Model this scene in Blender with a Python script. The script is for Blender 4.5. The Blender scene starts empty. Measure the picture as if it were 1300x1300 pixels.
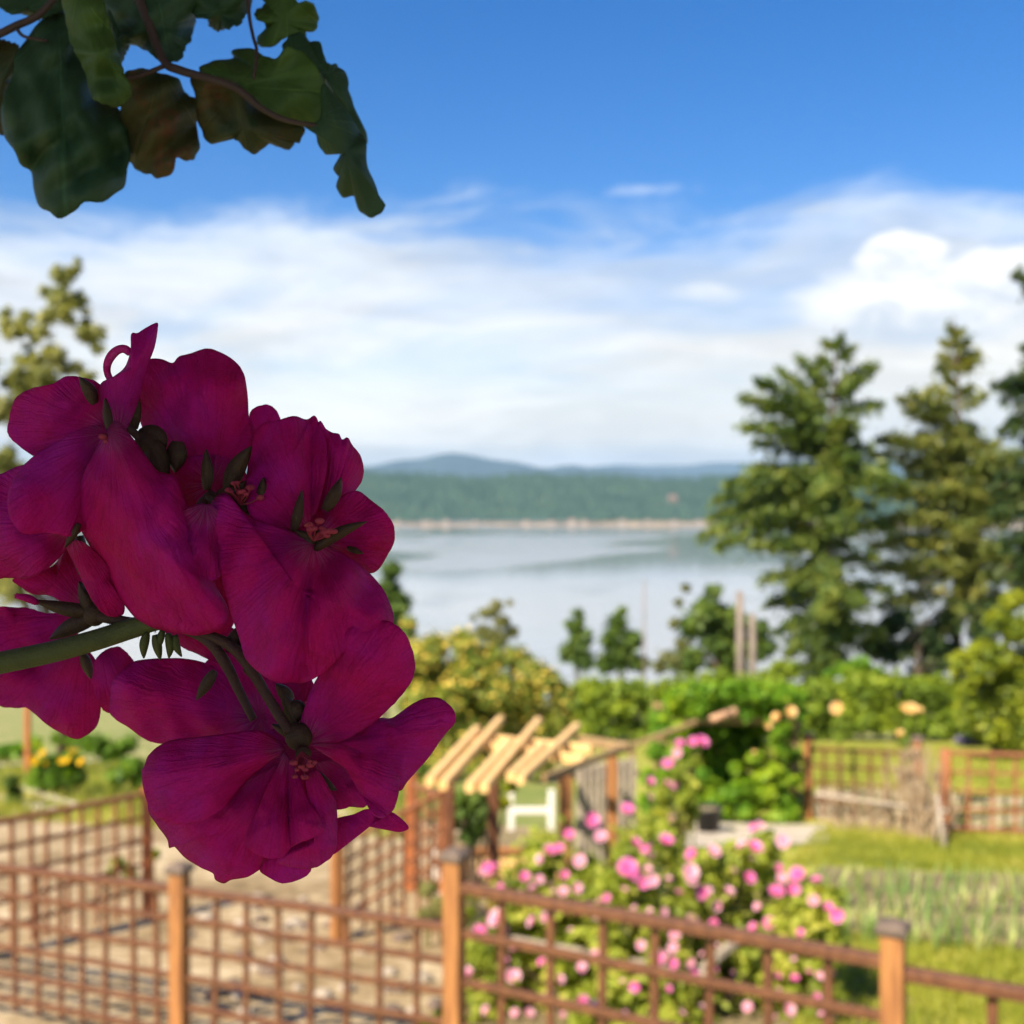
import bpy, bmesh, math, random
import numpy as np
from mathutils import Vector, Matrix

random.seed(7)
RNG = np.random.default_rng(11)
SC = bpy.context.scene
COL = SC.collection
F = 1460.0            # focal length in photo pixels (1300 px wide)
CAMZ = 3.0
R = math.radians

# ------------------------------------------------------------------ camera, sky, sun, exposure
cam = bpy.data.cameras.new("camera")
cam.sensor_width = 36.0
cam.lens = 36.0 * F / 1300.0
cam.clip_start = 0.01
cam.clip_end = 60000
cam.dof.use_dof = True
cam.dof.focus_distance = 0.170
cam.dof.aperture_fstop = cam.lens / 1.40
cam_o = bpy.data.objects.new("camera", cam)
cam_o.location = (0, 0, CAMZ)
cam_o.rotation_euler = (R(90), 0, 0)
COL.objects.link(cam_o)
SC.camera = cam_o

SUN_EL = R(44)
SUN_DIR = Vector((-0.62, -0.785, 0)).normalized() * math.cos(SUN_EL) + Vector((0, 0, math.sin(SUN_EL)))
sun = bpy.data.lights.new("sun", 'SUN')
sun.energy = 4.8
sun.angle = R(0.5)
sun.color = (1.0, 0.89, 0.70)
sun_o = bpy.data.objects.new("sun", sun)
sun_o.rotation_euler = (-SUN_DIR).to_track_quat('-Z', 'Y').to_euler()
sun_o.location = (-20, -20, 40)
COL.objects.link(sun_o)


class NT:
    """small node-tree writer"""
    def __init__(s, tree):
        s.t = tree
        s.n = tree.nodes
        s.l = tree.links

    def new(s, typ, **kw):
        nd = s.n.new(typ)
        for k, v in kw.items():
            setattr(nd, k, v)
        return nd

    def put(s, sock, v):
        if isinstance(v, bpy.types.NodeSocket):
            s.l.new(v, sock)
        elif v is not None:
            sock.default_value = v

    def math(s, op, a, b=None, c=None, clamp=False):
        nd = s.new('ShaderNodeMath', operation=op)
        nd.use_clamp = clamp
        s.put(nd.inputs[0], a)
        if b is not None:
            s.put(nd.inputs[1], b)
        if c is not None:
            s.put(nd.inputs[2], c)
        return nd.outputs[0]

    def step(s, v, lo, hi, a=0.0, b=1.0):
        nd = s.new('ShaderNodeMapRange', interpolation_type='SMOOTHSTEP')
        s.put(nd.inputs[0], v)
        nd.inputs[1].default_value = lo
        nd.inputs[2].default_value = hi
        nd.inputs[3].default_value = a
        nd.inputs[4].default_value = b
        return nd.outputs[0]

    def noise(s, vec, scale, detail=4.0, rough=0.55, dist=0.0):
        nd = s.new('ShaderNodeTexNoise')
        s.put(nd.inputs['Vector'], vec)
        nd.inputs['Scale'].default_value = scale
        nd.inputs['Detail'].default_value = detail
        nd.inputs['Roughness'].default_value = rough
        nd.inputs['Distortion'].default_value = dist
        return nd.outputs[0]

    def ramp(s, v, stops):
        nd = s.new('ShaderNodeValToRGB')
        el = nd.color_ramp.elements
        while len(el) < len(stops):
            el.new(0.5)
        for e, (p, c) in zip(el, stops):
            e.position = p
            e.color = (c[0], c[1], c[2], 1)
        s.put(nd.inputs[0], v)
        return nd.outputs[0]

    def mix(s, f, a, b):
        nd = s.new('ShaderNodeMix', data_type='RGBA')
        s.put(nd.inputs[0], f)
        for i, v in ((6, a), (7, b)):
            if isinstance(v, (tuple, list)):
                v = (v[0], v[1], v[2], 1)
            s.put(nd.inputs[i], v)
        return nd.outputs[2]

    def comb(s, x, y, z):
        nd = s.new('ShaderNodeCombineXYZ')
        s.put(nd.inputs[0], x); s.put(nd.inputs[1], y); s.put(nd.inputs[2], z)
        return nd.outputs[0]


def build_world():
    w = bpy.data.worlds.new("World")
    SC.world = w
    w.use_nodes = True
    T = NT(w.node_tree)
    T.n.clear()
    out = T.new('ShaderNodeOutputWorld')
    bg = T.new('ShaderNodeBackground')
    T.l.new(bg.outputs[0], out.inputs[0])
    sky = T.new('ShaderNodeTexSky', sky_type='NISHITA')
    sky.sun_disc = False
    sky.sun_elevation = SUN_EL
    sky.sun_rotation = math.atan2(SUN_DIR.x, SUN_DIR.y)
    sky.altitude = 30
    sky.air_density = 1.0
    sky.dust_density = 0.2
    sky.ozone_density = 2.5
    hs = T.new('ShaderNodeHueSaturation')
    hs.inputs['Hue'].default_value = 0.512
    hs.inputs['Saturation'].default_value = 1.46
    hs.inputs['Value'].default_value = 1.24
    T.l.new(sky.outputs[0], hs.inputs['Color'])
    tc = T.new('ShaderNodeTexCoord')
    sp = T.new('ShaderNodeSeparateXYZ')
    T.l.new(tc.outputs['Generated'], sp.inputs[0])
    x, y, z = sp.outputs
    hyp = T.math('SQRT', T.math('ADD', T.math('MULTIPLY', x, x), T.math('MULTIPLY', y, y)))
    az = T.math('ARCTAN2', x, y)
    v = T.math('DIVIDE', z, T.math('MAXIMUM', hyp, 0.02))
    uv = T.comb(az, T.math('MULTIPLY', v, 2.2), 0.0)
    uvw = T.comb(T.math('ADD', az, T.math('MULTIPLY', v, -0.9)), T.math('MULTIPLY', v, 3.2), 4.3)
    edge = T.noise(T.comb(az, 0.0, 1.7), 5.5, 5, 0.55)
    wisp = T.noise(uvw, 6.0, 7, 0.6, 0.5)
    fine = T.noise(uvw, 15.0, 6, 0.6, 0.4)
    # top of the cloud bank
    h = T.math('ADD', v, T.math('MULTIPLY', T.math('SUBTRACT', edge, 0.5), 0.05))
    h = T.math('ADD', h, T.math('MULTIPLY', T.math('SUBTRACT', wisp, 0.5), 0.15))
    bank = T.step(h, 0.208, 0.274, 1.0, 0.0)
    veil = T.math('ADD', 0.58, T.math('MULTIPLY', T.step(T.noise(uvw, 3.2, 5, 0.55, 0.6), 0.38, 0.6), 0.42))
    low = T.step(v, 0.07, 0.2, 1.0, 0.0)
    veil = T.math('MAXIMUM', veil, low)
    bank = T.math('MULTIPLY', bank, veil)
    # tone of the bank by height and streak
    tone = T.ramp(T.math('ADD', T.math('MULTIPLY', v, 3.4), T.math('MULTIPLY', T.math('SUBTRACT', fine, 0.5), 0.16)),
                  [(0.0, (8.2, 8.2, 8.2)), (0.12, (7.6, 7.8, 8.1)), (0.22, (9.6, 9.2, 8.4)), (0.42, (9.6, 9.2, 8.4)),
                   (0.58, (7.9, 8.0, 8.2)), (0.76, (6.6, 7.1, 7.9)), (1.0, (5.7, 6.8, 8.4))])
    streak = T.step(T.noise(T.comb(az, T.math('MULTIPLY', v, 4.5), 9.1), 5.0, 6, 0.6, 0.5), 0.34, 0.64, 0.83, 1.08)
    tone2 = T.new('ShaderNodeVectorMath', operation='SCALE')
    T.l.new(tone, tone2.inputs[0]); T.l.new(streak, tone2.inputs[3])
    c = T.mix(bank, hs.outputs[0], tone2.outputs[0])

    def puff(c, a0, v0, ra, rv, top, bottom, soft, nscale, namt, strength=1.0):
        du = T.math('DIVIDE', T.math('SUBTRACT', az, a0), ra)
        dv = T.math('DIVIDE', T.math('SUBTRACT', v, v0), rv)
        rr = T.math('SQRT', T.math('ADD', T.math('MULTIPLY', du, du), T.math('MULTIPLY', dv, dv)))
        nn = T.noise(uv, nscale, 7, 0.55, 0.3)
        rr = T.math('ADD', rr, T.math('MULTIPLY', T.math('SUBTRACT', nn, 0.5), namt))
        m = T.math('MULTIPLY', T.step(rr, 1.0 - soft, 1.0, 1.0, 0.0), strength)
        shade = T.math('ADD', dv, T.math('MULTIPLY', T.math('SUBTRACT', T.noise(uv, nscale * 1.6, 6, 0.6, 0.6), 0.5), 5.0))
        col = T.mix(T.step(shade, -0.9, 0.7), bottom, top)
        return T.mix(m, c, col)
    W = (9.7, 9.5, 9.2)
    c = puff(c, 0.342, 0.168, 0.105, 0.045, W, (5.9, 6.4, 7.1), 0.5, 9, 1.2)
    c = puff(c, 0.328, 0.208, 0.040, 0.026, W, (6.6, 7.0, 7.6), 0.3, 14, 1.1)
    c = puff(c, 0.405, 0.188, 0.060, 0.032, W, (6.4, 6.8, 7.4), 0.35, 14, 1.1)
    c = puff(c, 0.168, 0.188, 0.038, 0.013, (9.0, 8.9, 8.6), (7.0, 7.4, 7.9), 0.8, 14, 1.3, 0.7)
    c = puff(c, 0.112, 0.279, 0.040, 0.008, (7.4, 8.0, 9.0), (6.0, 7.0, 8.6), 0.95, 18, 2.4, 0.42)
    T.l.new(c, bg.inputs['Color'])
    bg.inputs['Strength'].default_value = 0.061


build_world()
SC.view_settings.view_transform = 'Standard'
SC.view_settings.look = 'None'
SC.view_settings.exposure = 1.1
SC.view_settings.gamma = 1.0
SC.cycles.use_denoising = True
SC.cycles.max_bounces = 8
SC.cycles.transparent_max_bounces = 8
SC.cycles.volume_bounces = 0
SC.cycles.use_adaptive_sampling = True
SC.cycles.adaptive_threshold = 0.015


# ------------------------------------------------------------------ helpers
def P(px, py, d):
    return Vector(((px - 650) / F * d, d, CAMZ + (650 - py) / F * d))


def G(x, y):
    return 0.0 if y < 6 else -0.15 * (y - 6)


def gp(px, py):
    d = 3066.0 / (py - 650 - 219.0)
    return Vector(((px - 650) / F * d, d, G(0, d)))


def gx(px, d):
    return Vector(((px - 650) / F * d, d, G(0, d)))


class MB:
    """collects shapes into ONE mesh"""
    def __init__(s):
        s.v, s.f = [], []

    def add(s, verts, faces):
        o = len(s.v)
        s.v += [tuple(p) for p in verts]
        s.f += [tuple(i + o for i in f) for f in faces]

    def beam(s, a, b, w, h, up=Vector((0, 0, 1)), ch=0.12):
        a, b = Vector(a), Vector(b)
        d = (b - a).normalized()
        if abs(d.dot(up)) > 0.95:
            up = Vector((0, 1, 0))
        sx = d.cross(up).normalized()
        sy = sx.cross(d).normalized()
        c = min(w, h) * ch
        prof = [(-w/2 + c, -h/2), (w/2 - c, -h/2), (w/2, -h/2 + c), (w/2, h/2 - c), (w/2 - c, h/2), (-w/2 + c, h/2), (-w/2, h/2 - c), (-w/2, -h/2 + c)]
        vs = [a + sx*x + sy*y for x, y in prof] + [b + sx*x + sy*y for x, y in prof]
        fs = [(i, (i+1) % 8, 8 + (i+1) % 8, 8 + i) for i in range(8)] + [tuple(range(7, -1, -1)), tuple(range(8, 16))]
        s.add(vs, fs)

    def tube(s, pts, rad, seg=8, caps=True):
        pts = [Vector(p) for p in pts]
        n = len(pts)
        if not hasattr(rad, '__len__'):
            rad = [rad] * n
        vs, fs = [], []
        ref = Vector((0.31, 0.17, 0.93))
        for i, p in enumerate(pts):
            d = (pts[min(i+1, n-1)] - pts[max(i-1, 0)]).normalized()
            a = d.cross(ref)
            if a.length < 0.05:
                a = d.cross(Vector((1, 0, 0)))
            a.normalize()
            b = d.cross(a)
            for k in range(seg):
                t = 2*math.pi*k/seg
                vs.append(p + (a*math.cos(t) + b*math.sin(t)) * rad[i])
        for i in range(n-1):
            for k in range(seg):
                k2 = (k+1) % seg
                fs.append((i*seg+k, i*seg+k2, (i+1)*seg+k2, (i+1)*seg+k))
        if caps:
            fs.append(tuple(range(seg-1, -1, -1)))
            fs.append(tuple((n-1)*seg + k for k in range(seg)))
        s.add(vs, fs)

    def lathe(s, c, prof, seg=24):
        c = Vector(c)
        vs, fs = [], []
        for r, z in prof:
            for k in range(seg):
                t = 2*math.pi*k/seg
                vs.append(c + Vector((r*math.cos(t), r*math.sin(t), z)))
        for i in range(len(prof)-1):
            for k in range(seg):
                k2 = (k+1) % seg
                fs.append((i*seg+k, i*seg+k2, (i+1)*seg+k2, (i+1)*seg+k))
        s.add(vs, fs)

    def ball(s, c, r, sq=(1, 1, 1), seg=10, rings=6):
        prof = [(max(1e-5, math.sin(math.pi*i/rings))*r, -math.cos(math.pi*i/rings)*r) for i in range(rings+1)]
        o = len(s.v)
        s.lathe((0, 0, 0), prof, seg)
        for i in range(o, len(s.v)):
            p = s.v[i]
            s.v[i] = (p[0]*sq[0]+c[0], p[1]*sq[1]+c[1], p[2]*sq[2]+c[2])

    def build(s, name, mat, parent=None, smooth=False):
        me = bpy.data.meshes.new(name)
        me.from_pydata(s.v, [], s.f)
        me.update()
        return link(name, me, mat, parent, smooth)


def link(name, me, mat, parent=None, smooth=False):
    if mat is not None:
        me.materials.append(mat)
    if smooth:
        me.polygons.foreach_set('use_smooth', [True] * len(me.polygons))
    o = bpy.data.objects.new(name, me)
    COL.objects.link(o)
    if parent is not None:
        o.parent = parent
        if parent.type == 'EMPTY':
            o.matrix_parent_inverse = Matrix.Translation(-parent.location)
    return o


def np_mesh(name, verts, quads):
    me = bpy.data.meshes.new(name)
    n, m = len(verts), len(quads)
    me.vertices.add(n)
    me.vertices.foreach_set('co', np.asarray(verts, dtype=np.float32).ravel())
    k = quads.shape[1]
    me.loops.add(m * k)
    me.loops.foreach_set('vertex_index', quads.astype(np.int32).ravel())
    me.polygons.add(m)
    me.polygons.foreach_set('loop_start', np.arange(0, m * k, k, dtype=np.int32))
    me.update(calc_edges=True)
    return me


def tag(o, label=None, cat=None, group=None, kind=None):
    if label: o['label'] = label
    if cat: o['category'] = cat
    if group: o['group'] = group
    if kind: o['kind'] = kind
    return o


def thing(name, loc, label, cat, group=None):
    o = bpy.data.objects.new(name, None)
    o.empty_display_size = 0.1
    o.location = loc
    COL.objects.link(o)
    return tag(o, label, cat, group)


def leaf_quads(cent, size, updir=0.4, long=1.7, out=None, droop=0.0):
    """diamond leaves at the points cent (N,3); size (N,)"""
    n = len(cent)
    nor = RNG.normal(size=(n, 3))
    nor /= np.linalg.norm(nor, axis=1)[:, None] + 1e-9
    nor[:, 2] = np.abs(nor[:, 2])
    nor[:, 2] += updir
    if out is not None:
        nor += out * 0.8
    nor /= np.linalg.norm(nor, axis=1)[:, None] + 1e-9
    t = RNG.normal(size=(n, 3))
    t -= nor * np.sum(t * nor, axis=1)[:, None]
    t /= np.linalg.norm(t, axis=1)[:, None] + 1e-9
    t[:, 2] -= droop
    b = np.cross(nor, t)
    L = size[:, None] * long * 0.5
    Wd = size[:, None] * 0.5
    fold = nor * size[:, None] * 0.12
    v = np.stack([cent - t*L, cent + b*Wd + fold, cent + t*L - nor*size[:, None]*0.15, cent - b*Wd + fold], axis=1).reshape(-1, 3)
    q = np.arange(n*4).reshape(n, 4)
    return v, q


def clump_points(clumps, n, flat=1.0, shell=0.45):
    """points in the balls clumps [(x,y,z,r)], denser towards each surface; also the outward direction"""
    c = np.array([k[:3] for k in clumps], dtype=float)
    r = np.array([k[3] for k in clumps], dtype=float)
    w = r**2
    idx = RNG.choice(len(c), size=n, p=w/w.sum())
    d = RNG.normal(size=(n, 3))
    d /= np.linalg.norm(d, axis=1)[:, None]
    rad = np.abs(RNG.normal(size=n))*0.36 + 0.55*RNG.random(n)**shell
    p = c[idx] + d * (r[idx]*rad)[:, None] * np.array([1, 1, flat])
    return p, d


def foliage(name, clumps, n, size, mat, parent=None, flat=0.85, updir=0.5, long=1.7, shell=0.45):
    p, d = clump_points(clumps, n, flat, shell)
    s = size * (0.6 + 0.8*RNG.random(n))
    v, q = leaf_quads(p, s, updir, long, d)
    return link(name, np_mesh(name, v, q), mat, parent)


def rand_clumps(c, rx, ry, rz, n, r0, r1, bias=0.5):
    out = []
    for _ in range(n):
        d = Vector((random.gauss(0, 1), random.gauss(0, 1), random.gauss(0, 1))).normalized()
        k = random.random()**bias
        out.append((c[0]+d.x*rx*k, c[1]+d.y*ry*k, c[2]+d.z*rz*k, random.uniform(r0, r1)))
    return out


# ------------------------------------------------------------------ materials
def base_mat(name):
    m = bpy.data.materials.new(name)
    m.use_nodes = True
    T = NT(m.node_tree)
    T.n.clear()
    out = T.new('ShaderNodeOutputMaterial')
    return m, T, out


def pmat(name, c1, c2=None, rough=0.7, scale=6.0, stretch=(1, 1, 1), bump=0.2, bscale=None, spec=0.4, lo=0.35, hi=0.65):
    m, T, out = base_mat(name)
    b = T.new('ShaderNodeBsdfPrincipled')
    T.l.new(b.outputs[0], out.inputs[0])
    tc = T.new('ShaderNodeTexCoord')
    mp = T.new('ShaderNodeMapping')
    mp.inputs['Scale'].default_value = stretch
    T.l.new(tc.outputs['Object'], mp.inputs[0])
    n = T.noise(mp.outputs[0], scale, 6, 0.6, 0.2)
    c2 = c2 or tuple(k*0.7 for k in c1)
    T.l.new(T.mix(T.step(n, lo, hi), c2, c1), b.inputs['Base Color'])
    b.inputs['Roughness'].default_value = rough
    b.inputs['Specular IOR Level'].default_value = spec
    if bump:
        bp = T.new('ShaderNodeBump')
        bp.inputs['Strength'].default_value = bump
        bp.inputs['Distance'].default_value = 0.02
        T.l.new(T.noise(mp.outputs[0], bscale or scale*4, 5, 0.6), bp.inputs['Height'])
        T.l.new(bp.outputs[0], b.inputs['Normal'])
    return m


def leafmat(name, ca, cb, cc=None, trans=0.35, scale=1.2, rough=0.55, tint=(1.25, 1.2, 0.5)):
    """leaf: two or three colours by clump and by leaf, partly letting light through"""
    m, T, out = base_mat(name)
    tc = T.new('ShaderNodeTexCoord')
    geo = T.new('ShaderNodeNewGeometry')
    n = T.noise(tc.outputs['Object'], scale, 4, 0.6)
    f = T.math('ADD', T.math('MULTIPLY', T.step(n, 0.3, 0.7), 0.6), T.math('MULTIPLY', geo.outputs['Random Per Island'], 0.4))
    stops = [(0.1, ca), (0.85, cb)] if cc is None else [(0.1, ca), (0.55, cb), (0.9, cc)]
    c = T.ramp(f, stops)
    b = T.new('ShaderNodeBsdfPrincipled')
    b.inputs['Roughness'].default_value = rough
    b.inputs['Specular IOR Level'].default_value = 0.3
    T.l.new(c, b.inputs['Base Color'])
    tr = T.new('ShaderNodeBsdfTranslucent')
    vm = T.new('ShaderNodeVectorMath', operation='MULTIPLY')
    T.l.new(c, vm.inputs[0]); vm.inputs[1].default_value = tint
    T.l.new(vm.outputs[0], tr.inputs[0])
    mx = T.new('ShaderNodeMixShader')
    mx.inputs[0].default_value = trans
    T.l.new(b.outputs[0], mx.inputs[1]); T.l.new(tr.outputs[0], mx.inputs[2])
    T.l.new(mx.outputs[0], out.inputs[0])
    return m


M = {}
M['post'] = pmat('orange_cedar', (0.42, 0.185, 0.06), (0.25, 0.10, 0.035), 0.65, 5, (6, 6, 0.6), 0.3)
M['redpost'] = pmat('red_cedar', (0.48, 0.16, 0.055), (0.34, 0.105, 0.035), 0.65, 5, (6, 6, 0.6), 0.3)
M['lattice'] = pmat('brown_stained_wood', (0.165, 0.066, 0.028), (0.10, 0.038, 0.018), 0.6, 8, (3, 3, 1), 0.2)
M['redlattice'] = pmat('rust_stained_wood', (0.32, 0.125, 0.05), (0.22, 0.08, 0.035), 0.65, 8, (3, 3, 1), 0.2)
M['cap'] = pmat('grey_weathered_cap', (0.17, 0.12, 0.09), (0.10, 0.075, 0.06), 0.8, 12)
M['greywood'] = pmat('grey_weathered_wood', (0.42, 0.35, 0.27), (0.27, 0.22, 0.17), 0.85, 6, (4, 1, 4), 0.3)
M['newwood'] = pmat('fresh_yellow_wood', (0.86, 0.56, 0.24), (0.74, 0.44, 0.16), 0.6, 5, (5, 1, 5), 0.2)
M['oldpole'] = pmat('brown_pole_wood', (0.36, 0.24, 0.11), (0.24, 0.15, 0.07), 0.8, 6, (3, 3, 3), 0.2)
M['white'] = pmat('white_paint', (0.80, 0.77, 0.70), (0.70, 0.66, 0.58), 0.5, 9, bump=0.1)
M['black'] = pmat('black_plastic', (0.022, 0.022, 0.026), (0.015, 0.015, 0.018), 0.45, 9, bump=0.05)
M['bark'] = pmat('bark', (0.15, 0.105, 0.07), (0.075, 0.052, 0.036), 0.9, 3, (3, 3, 0.5), 0.6)
M['palebark'] = pmat('pale_dead_wood', (0.36, 0.29, 0.22), (0.22, 0.17, 0.13), 0.9, 3, (3, 3, 0.6), 0.4)
M['cane'] = pmat('green_cane', (0.12, 0.12, 0.035), (0.10, 0.07, 0.03), 0.6, 5)
M['dry'] = pmat('dry_stalk', (0.44, 0.34, 0.22), (0.24, 0.15, 0.08), 0.85, 8, bump=0.1)
M['wall'] = pmat('house_boards', (0.42, 0.38, 0.32), (0.36, 0.32, 0.27), 0.8, 4)
M['porch'] = pmat('added_porch_brown_paint', (0.20, 0.15, 0.11), (0.15, 0.11, 0.08), 0.7, 4)
M['sand'] = pmat('beach_sand', (0.40, 0.30, 0.20), (0.22, 0.18, 0.13), 0.9, 0.03, bump=0.0)
M['concrete'] = pmat('pale_paving', (0.56, 0.48, 0.37), (0.44, 0.37, 0.28), 0.9, 2.0, bump=0.2)
M['house'] = pmat('house_paint', (0.40, 0.35, 0.29), (0.3, 0.27, 0.23), 0.8, 0.3, bump=0)
M['houseroof'] = pmat('house_roofing', (0.34, 0.22, 0.18), (0.24, 0.16, 0.13), 0.8, 0.3, bump=0)
M['snag'] = pmat('weathered_pole', (0.26, 0.21, 0.17), (0.17, 0.135, 0.11), 0.85, 3, (3, 3, 0.5), 0.3)

# foliage
M['conifer'] = leafmat('fir_needles', (0.038, 0.080, 0.018), (0.14, 0.205, 0.036), (0.33, 0.36, 0.08), 0.38, 0.8)
M['pine'] = leafmat('pine_needles', (0.065, 0.105, 0.022), (0.21, 0.24, 0.05), (0.40, 0.38, 0.10), 0.38, 0.7)
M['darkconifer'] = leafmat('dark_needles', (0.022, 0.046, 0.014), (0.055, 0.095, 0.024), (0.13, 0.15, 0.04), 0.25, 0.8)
M['hedge'] = leafmat('hedge_leaves', (0.11, 0.175, 0.02), (0.23, 0.32, 0.028), (0.38, 0.44, 0.035), 0.42, 0.9)
M['vine'] = leafmat('vine_leaves', (0.07, 0.19, 0.018), (0.19, 0.36, 0.022), (0.44, 0.54, 0.03), 0.45, 1.4)
M['broom'] = leafmat('olive_leaves', (0.12, 0.175, 0.028), (0.24, 0.295, 0.042), (0.38, 0.40, 0.075), 0.4, 1.1)
M['yellow'] = leafmat('yellow_petals', (0.76, 0.55, 0.09), (0.88, 0.66, 0.13), None, 0.3, 2.0, tint=(1.05, 1.0, 0.8))
M['lily'] = leafmat('golden_petals', (0.88, 0.58, 0.03), (0.92, 0.72, 0.05), None, 0.3, 3.0, tint=(1.0, 1.0, 0.8))
M['bush'] = leafmat('bush_leaves', (0.045, 0.085, 0.016), (0.105, 0.175, 0.026), (0.19, 0.25, 0.035), 0.33, 0.9)
M['grey'] = leafmat('dull_leaves', (0.11, 0.13, 0.04), (0.20, 0.21, 0.06), (0.30, 0.28, 0.10), 0.33, 0.8)
M['birch'] = leafmat('olive_birch_leaves', (0.17, 0.20, 0.06), (0.30, 0.31, 0.10), (0.42, 0.41, 0.16), 0.45, 0.9)
M['lime'] = leafmat('lime_leaves', (0.10, 0.15, 0.014), (0.25, 0.30, 0.02), (0.44, 0.45, 0.03), 0.42, 1.2)
M['rose'] = leafmat('rose_leaves', (0.17, 0.23, 0.03), (0.38, 0.44, 0.05), (0.66, 0.64, 0.13), 0.5, 3.5)
M['herb'] = leafmat('herb_leaves', (0.07, 0.15, 0.015), (0.14, 0.26, 0.02), (0.24, 0.34, 0.025), 0.4, 1.2)
M['onion'] = leafmat('onion_leaves', (0.13, 0.24, 0.07), (0.30, 0.42, 0.12), (0.70, 0.68, 0.30), 0.4, 3.0)
M['grass'] = leafmat('grass_blades', (0.17, 0.21, 0.02), (0.32, 0.34, 0.04), (0.48, 0.43, 0.09), 0.38, 0.8)
M['farforest'] = leafmat('far_forest', (0.025, 0.062, 0.042), (0.055, 0.105, 0.058), None, 0.1, 0.01)
M['lavender'] = leafmat('lavender_blooms', (0.16, 0.14, 0.24), (0.26, 0.22, 0.38), None, 0.3, 2.0, tint=(1, 1, 1))
M['pinkA'] = leafmat('pink_rose_petals', (0.84, 0.17, 0.48), (0.90, 0.34, 0.62), None, 0.3, 9.0, tint=(1.05, 1.0, 1.0))
M['pinkB'] = leafmat('pale_rose_petals', (0.86, 0.42, 0.58), (0.92, 0.60, 0.68), None, 0.3, 9.0, tint=(1.05, 1.0, 1.0))
M['peach'] = leafmat('peach_rose_petals', (0.84, 0.55, 0.20), (0.90, 0.68, 0.34), None, 0.3, 9.0, tint=(1.05, 1.0, 0.9))


def ground_mat():
    m, T, out = base_mat('hillside')
    b = T.new('ShaderNodeBsdfPrincipled')
    T.l.new(b.outputs[0], out.inputs[0])
    tc = T.new('ShaderNodeTexCoord')
    n1 = T.noise(tc.outputs['Object'], 0.25, 6, 0.6)
    n2 = T.noise(tc.outputs['Object'], 3.0, 6, 0.65)
    c = T.ramp(T.math('ADD', T.math('MULTIPLY', n1, 0.6), T.math('MULTIPLY', n2, 0.4)),
               [(0.34, (0.14, 0.19, 0.03)), (0.47, (0.22, 0.24, 0.05)), (0.60, (0.36, 0.30, 0.13))])
    T.l.new(c, b.inputs['Base Color'])
    b.inputs['Roughness'].default_value = 0.95
    bp = T.new('ShaderNodeBump'); bp.inputs['Strength'].default_value = 0.5; bp.inputs['Distance'].default_value = 0.05
    T.l.new(n2, bp.inputs['Height']); T.l.new(bp.outputs[0], b.inputs['Normal'])
    return m


def patch_mat(name, stops, s1=0.8, s2=7.0, bump=0.5, mixf=0.5, dist=0.03):
    m, T, out = base_mat(name)
    b = T.new('ShaderNodeBsdfPrincipled')
    T.l.new(b.outputs[0], out.inputs[0])
    tc = T.new('ShaderNodeTexCoord')
    n1 = T.noise(tc.outputs['Object'], s1, 6, 0.6, 0.3)
    n2 = T.noise(tc.outputs['Object'], s2, 6, 0.65)
    T.l.new(T.ramp(T.math('ADD', T.math('MULTIPLY', n1, 1-mixf), T.math('MULTIPLY', n2, mixf)), stops), b.inputs['Base Color'])
    b.inputs['Roughness'].default_value = 0.95
    b.inputs['Specular IOR Level'].default_value = 0.2
    bp = T.new('ShaderNodeBump'); bp.inputs['Strength'].default_value = bump; bp.inputs['Distance'].default_value = dist
    T.l.new(n2, bp.inputs['Height']); T.l.new(bp.outputs[0], b.inputs['Normal'])
    return m


M['ground'] = ground_mat()
M['path'] = patch_mat('sandy_path', [(0.34, (0.15, 0.10, 0.048)), (0.44, (0.27, 0.19, 0.095)), (0.53, (0.40, 0.295, 0.165)), (0.62, (0.58, 0.46, 0.29))], 0.8, 6)
M['soil'] = patch_mat('garden_soil', [(0.38, (0.14, 0.10, 0.055)), (0.5, (0.21, 0.16, 0.085)), (0.62, (0.30, 0.25, 0.12))], 1.2, 12)
M['lawn'] = patch_mat('lawn', [(0.36, (0.19, 0.22, 0.025)), (0.5, (0.32, 0.32, 0.045)), (0.62, (0.50, 0.43, 0.10))], 0.9, 14)
M['hill'] = patch_mat('forest_floor', [(0.4, (0.03, 0.065, 0.042)), (0.6, (0.05, 0.095, 0.055))], 0.004, 0.05, 0.0)
M['mountain'] = patch_mat('mountain', [(0.4, (0.03, 0.055, 0.06)), (0.6, (0.05, 0.08, 0.08))], 0.001, 0.01, 0.0)


def water_mat():
    m, T, out = base_mat('inlet_water')
    b = T.new('ShaderNodeBsdfPrincipled')
    T.l.new(b.outputs[0], out.inputs[0])
    b.inputs['Base Color'].default_value = (0.27, 0.285, 0.30, 1)
    b.inputs['IOR'].default_value = 1.42
    tc = T.new('ShaderNodeTexCoord')
    mp = T.new('ShaderNodeMapping')
    mp.inputs['Scale'].default_value = (0.6, 0.30, 1)
    T.l.new(tc.outputs['Object'], mp.inputs[0])
    # calm slicks and wind-ruffled patches
    slick = T.step(T.noise(mp.outputs[0], 0.006, 4, 0.5, 1.2), 0.46, 0.56)
    T.l.new(T.math('ADD', 0.05, T.math('MULTIPLY', slick, 0.12)), b.inputs['Roughness'])
    bp = T.new('ShaderNodeBump')
    T.l.new(T.math('ADD', 0.02, T.math('MULTIPLY', slick, 0.30)), bp.inputs['Strength'])
    bp.inputs['Distance'].default_value = 0.6
    T.l.new(T.noise(tc.outputs['Object'], 0.35, 5, 0.6), bp.inputs['Height'])
    T.l.new(bp.outputs[0], b.inputs['Normal'])
    return m


M['water'] = water_mat()


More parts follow.
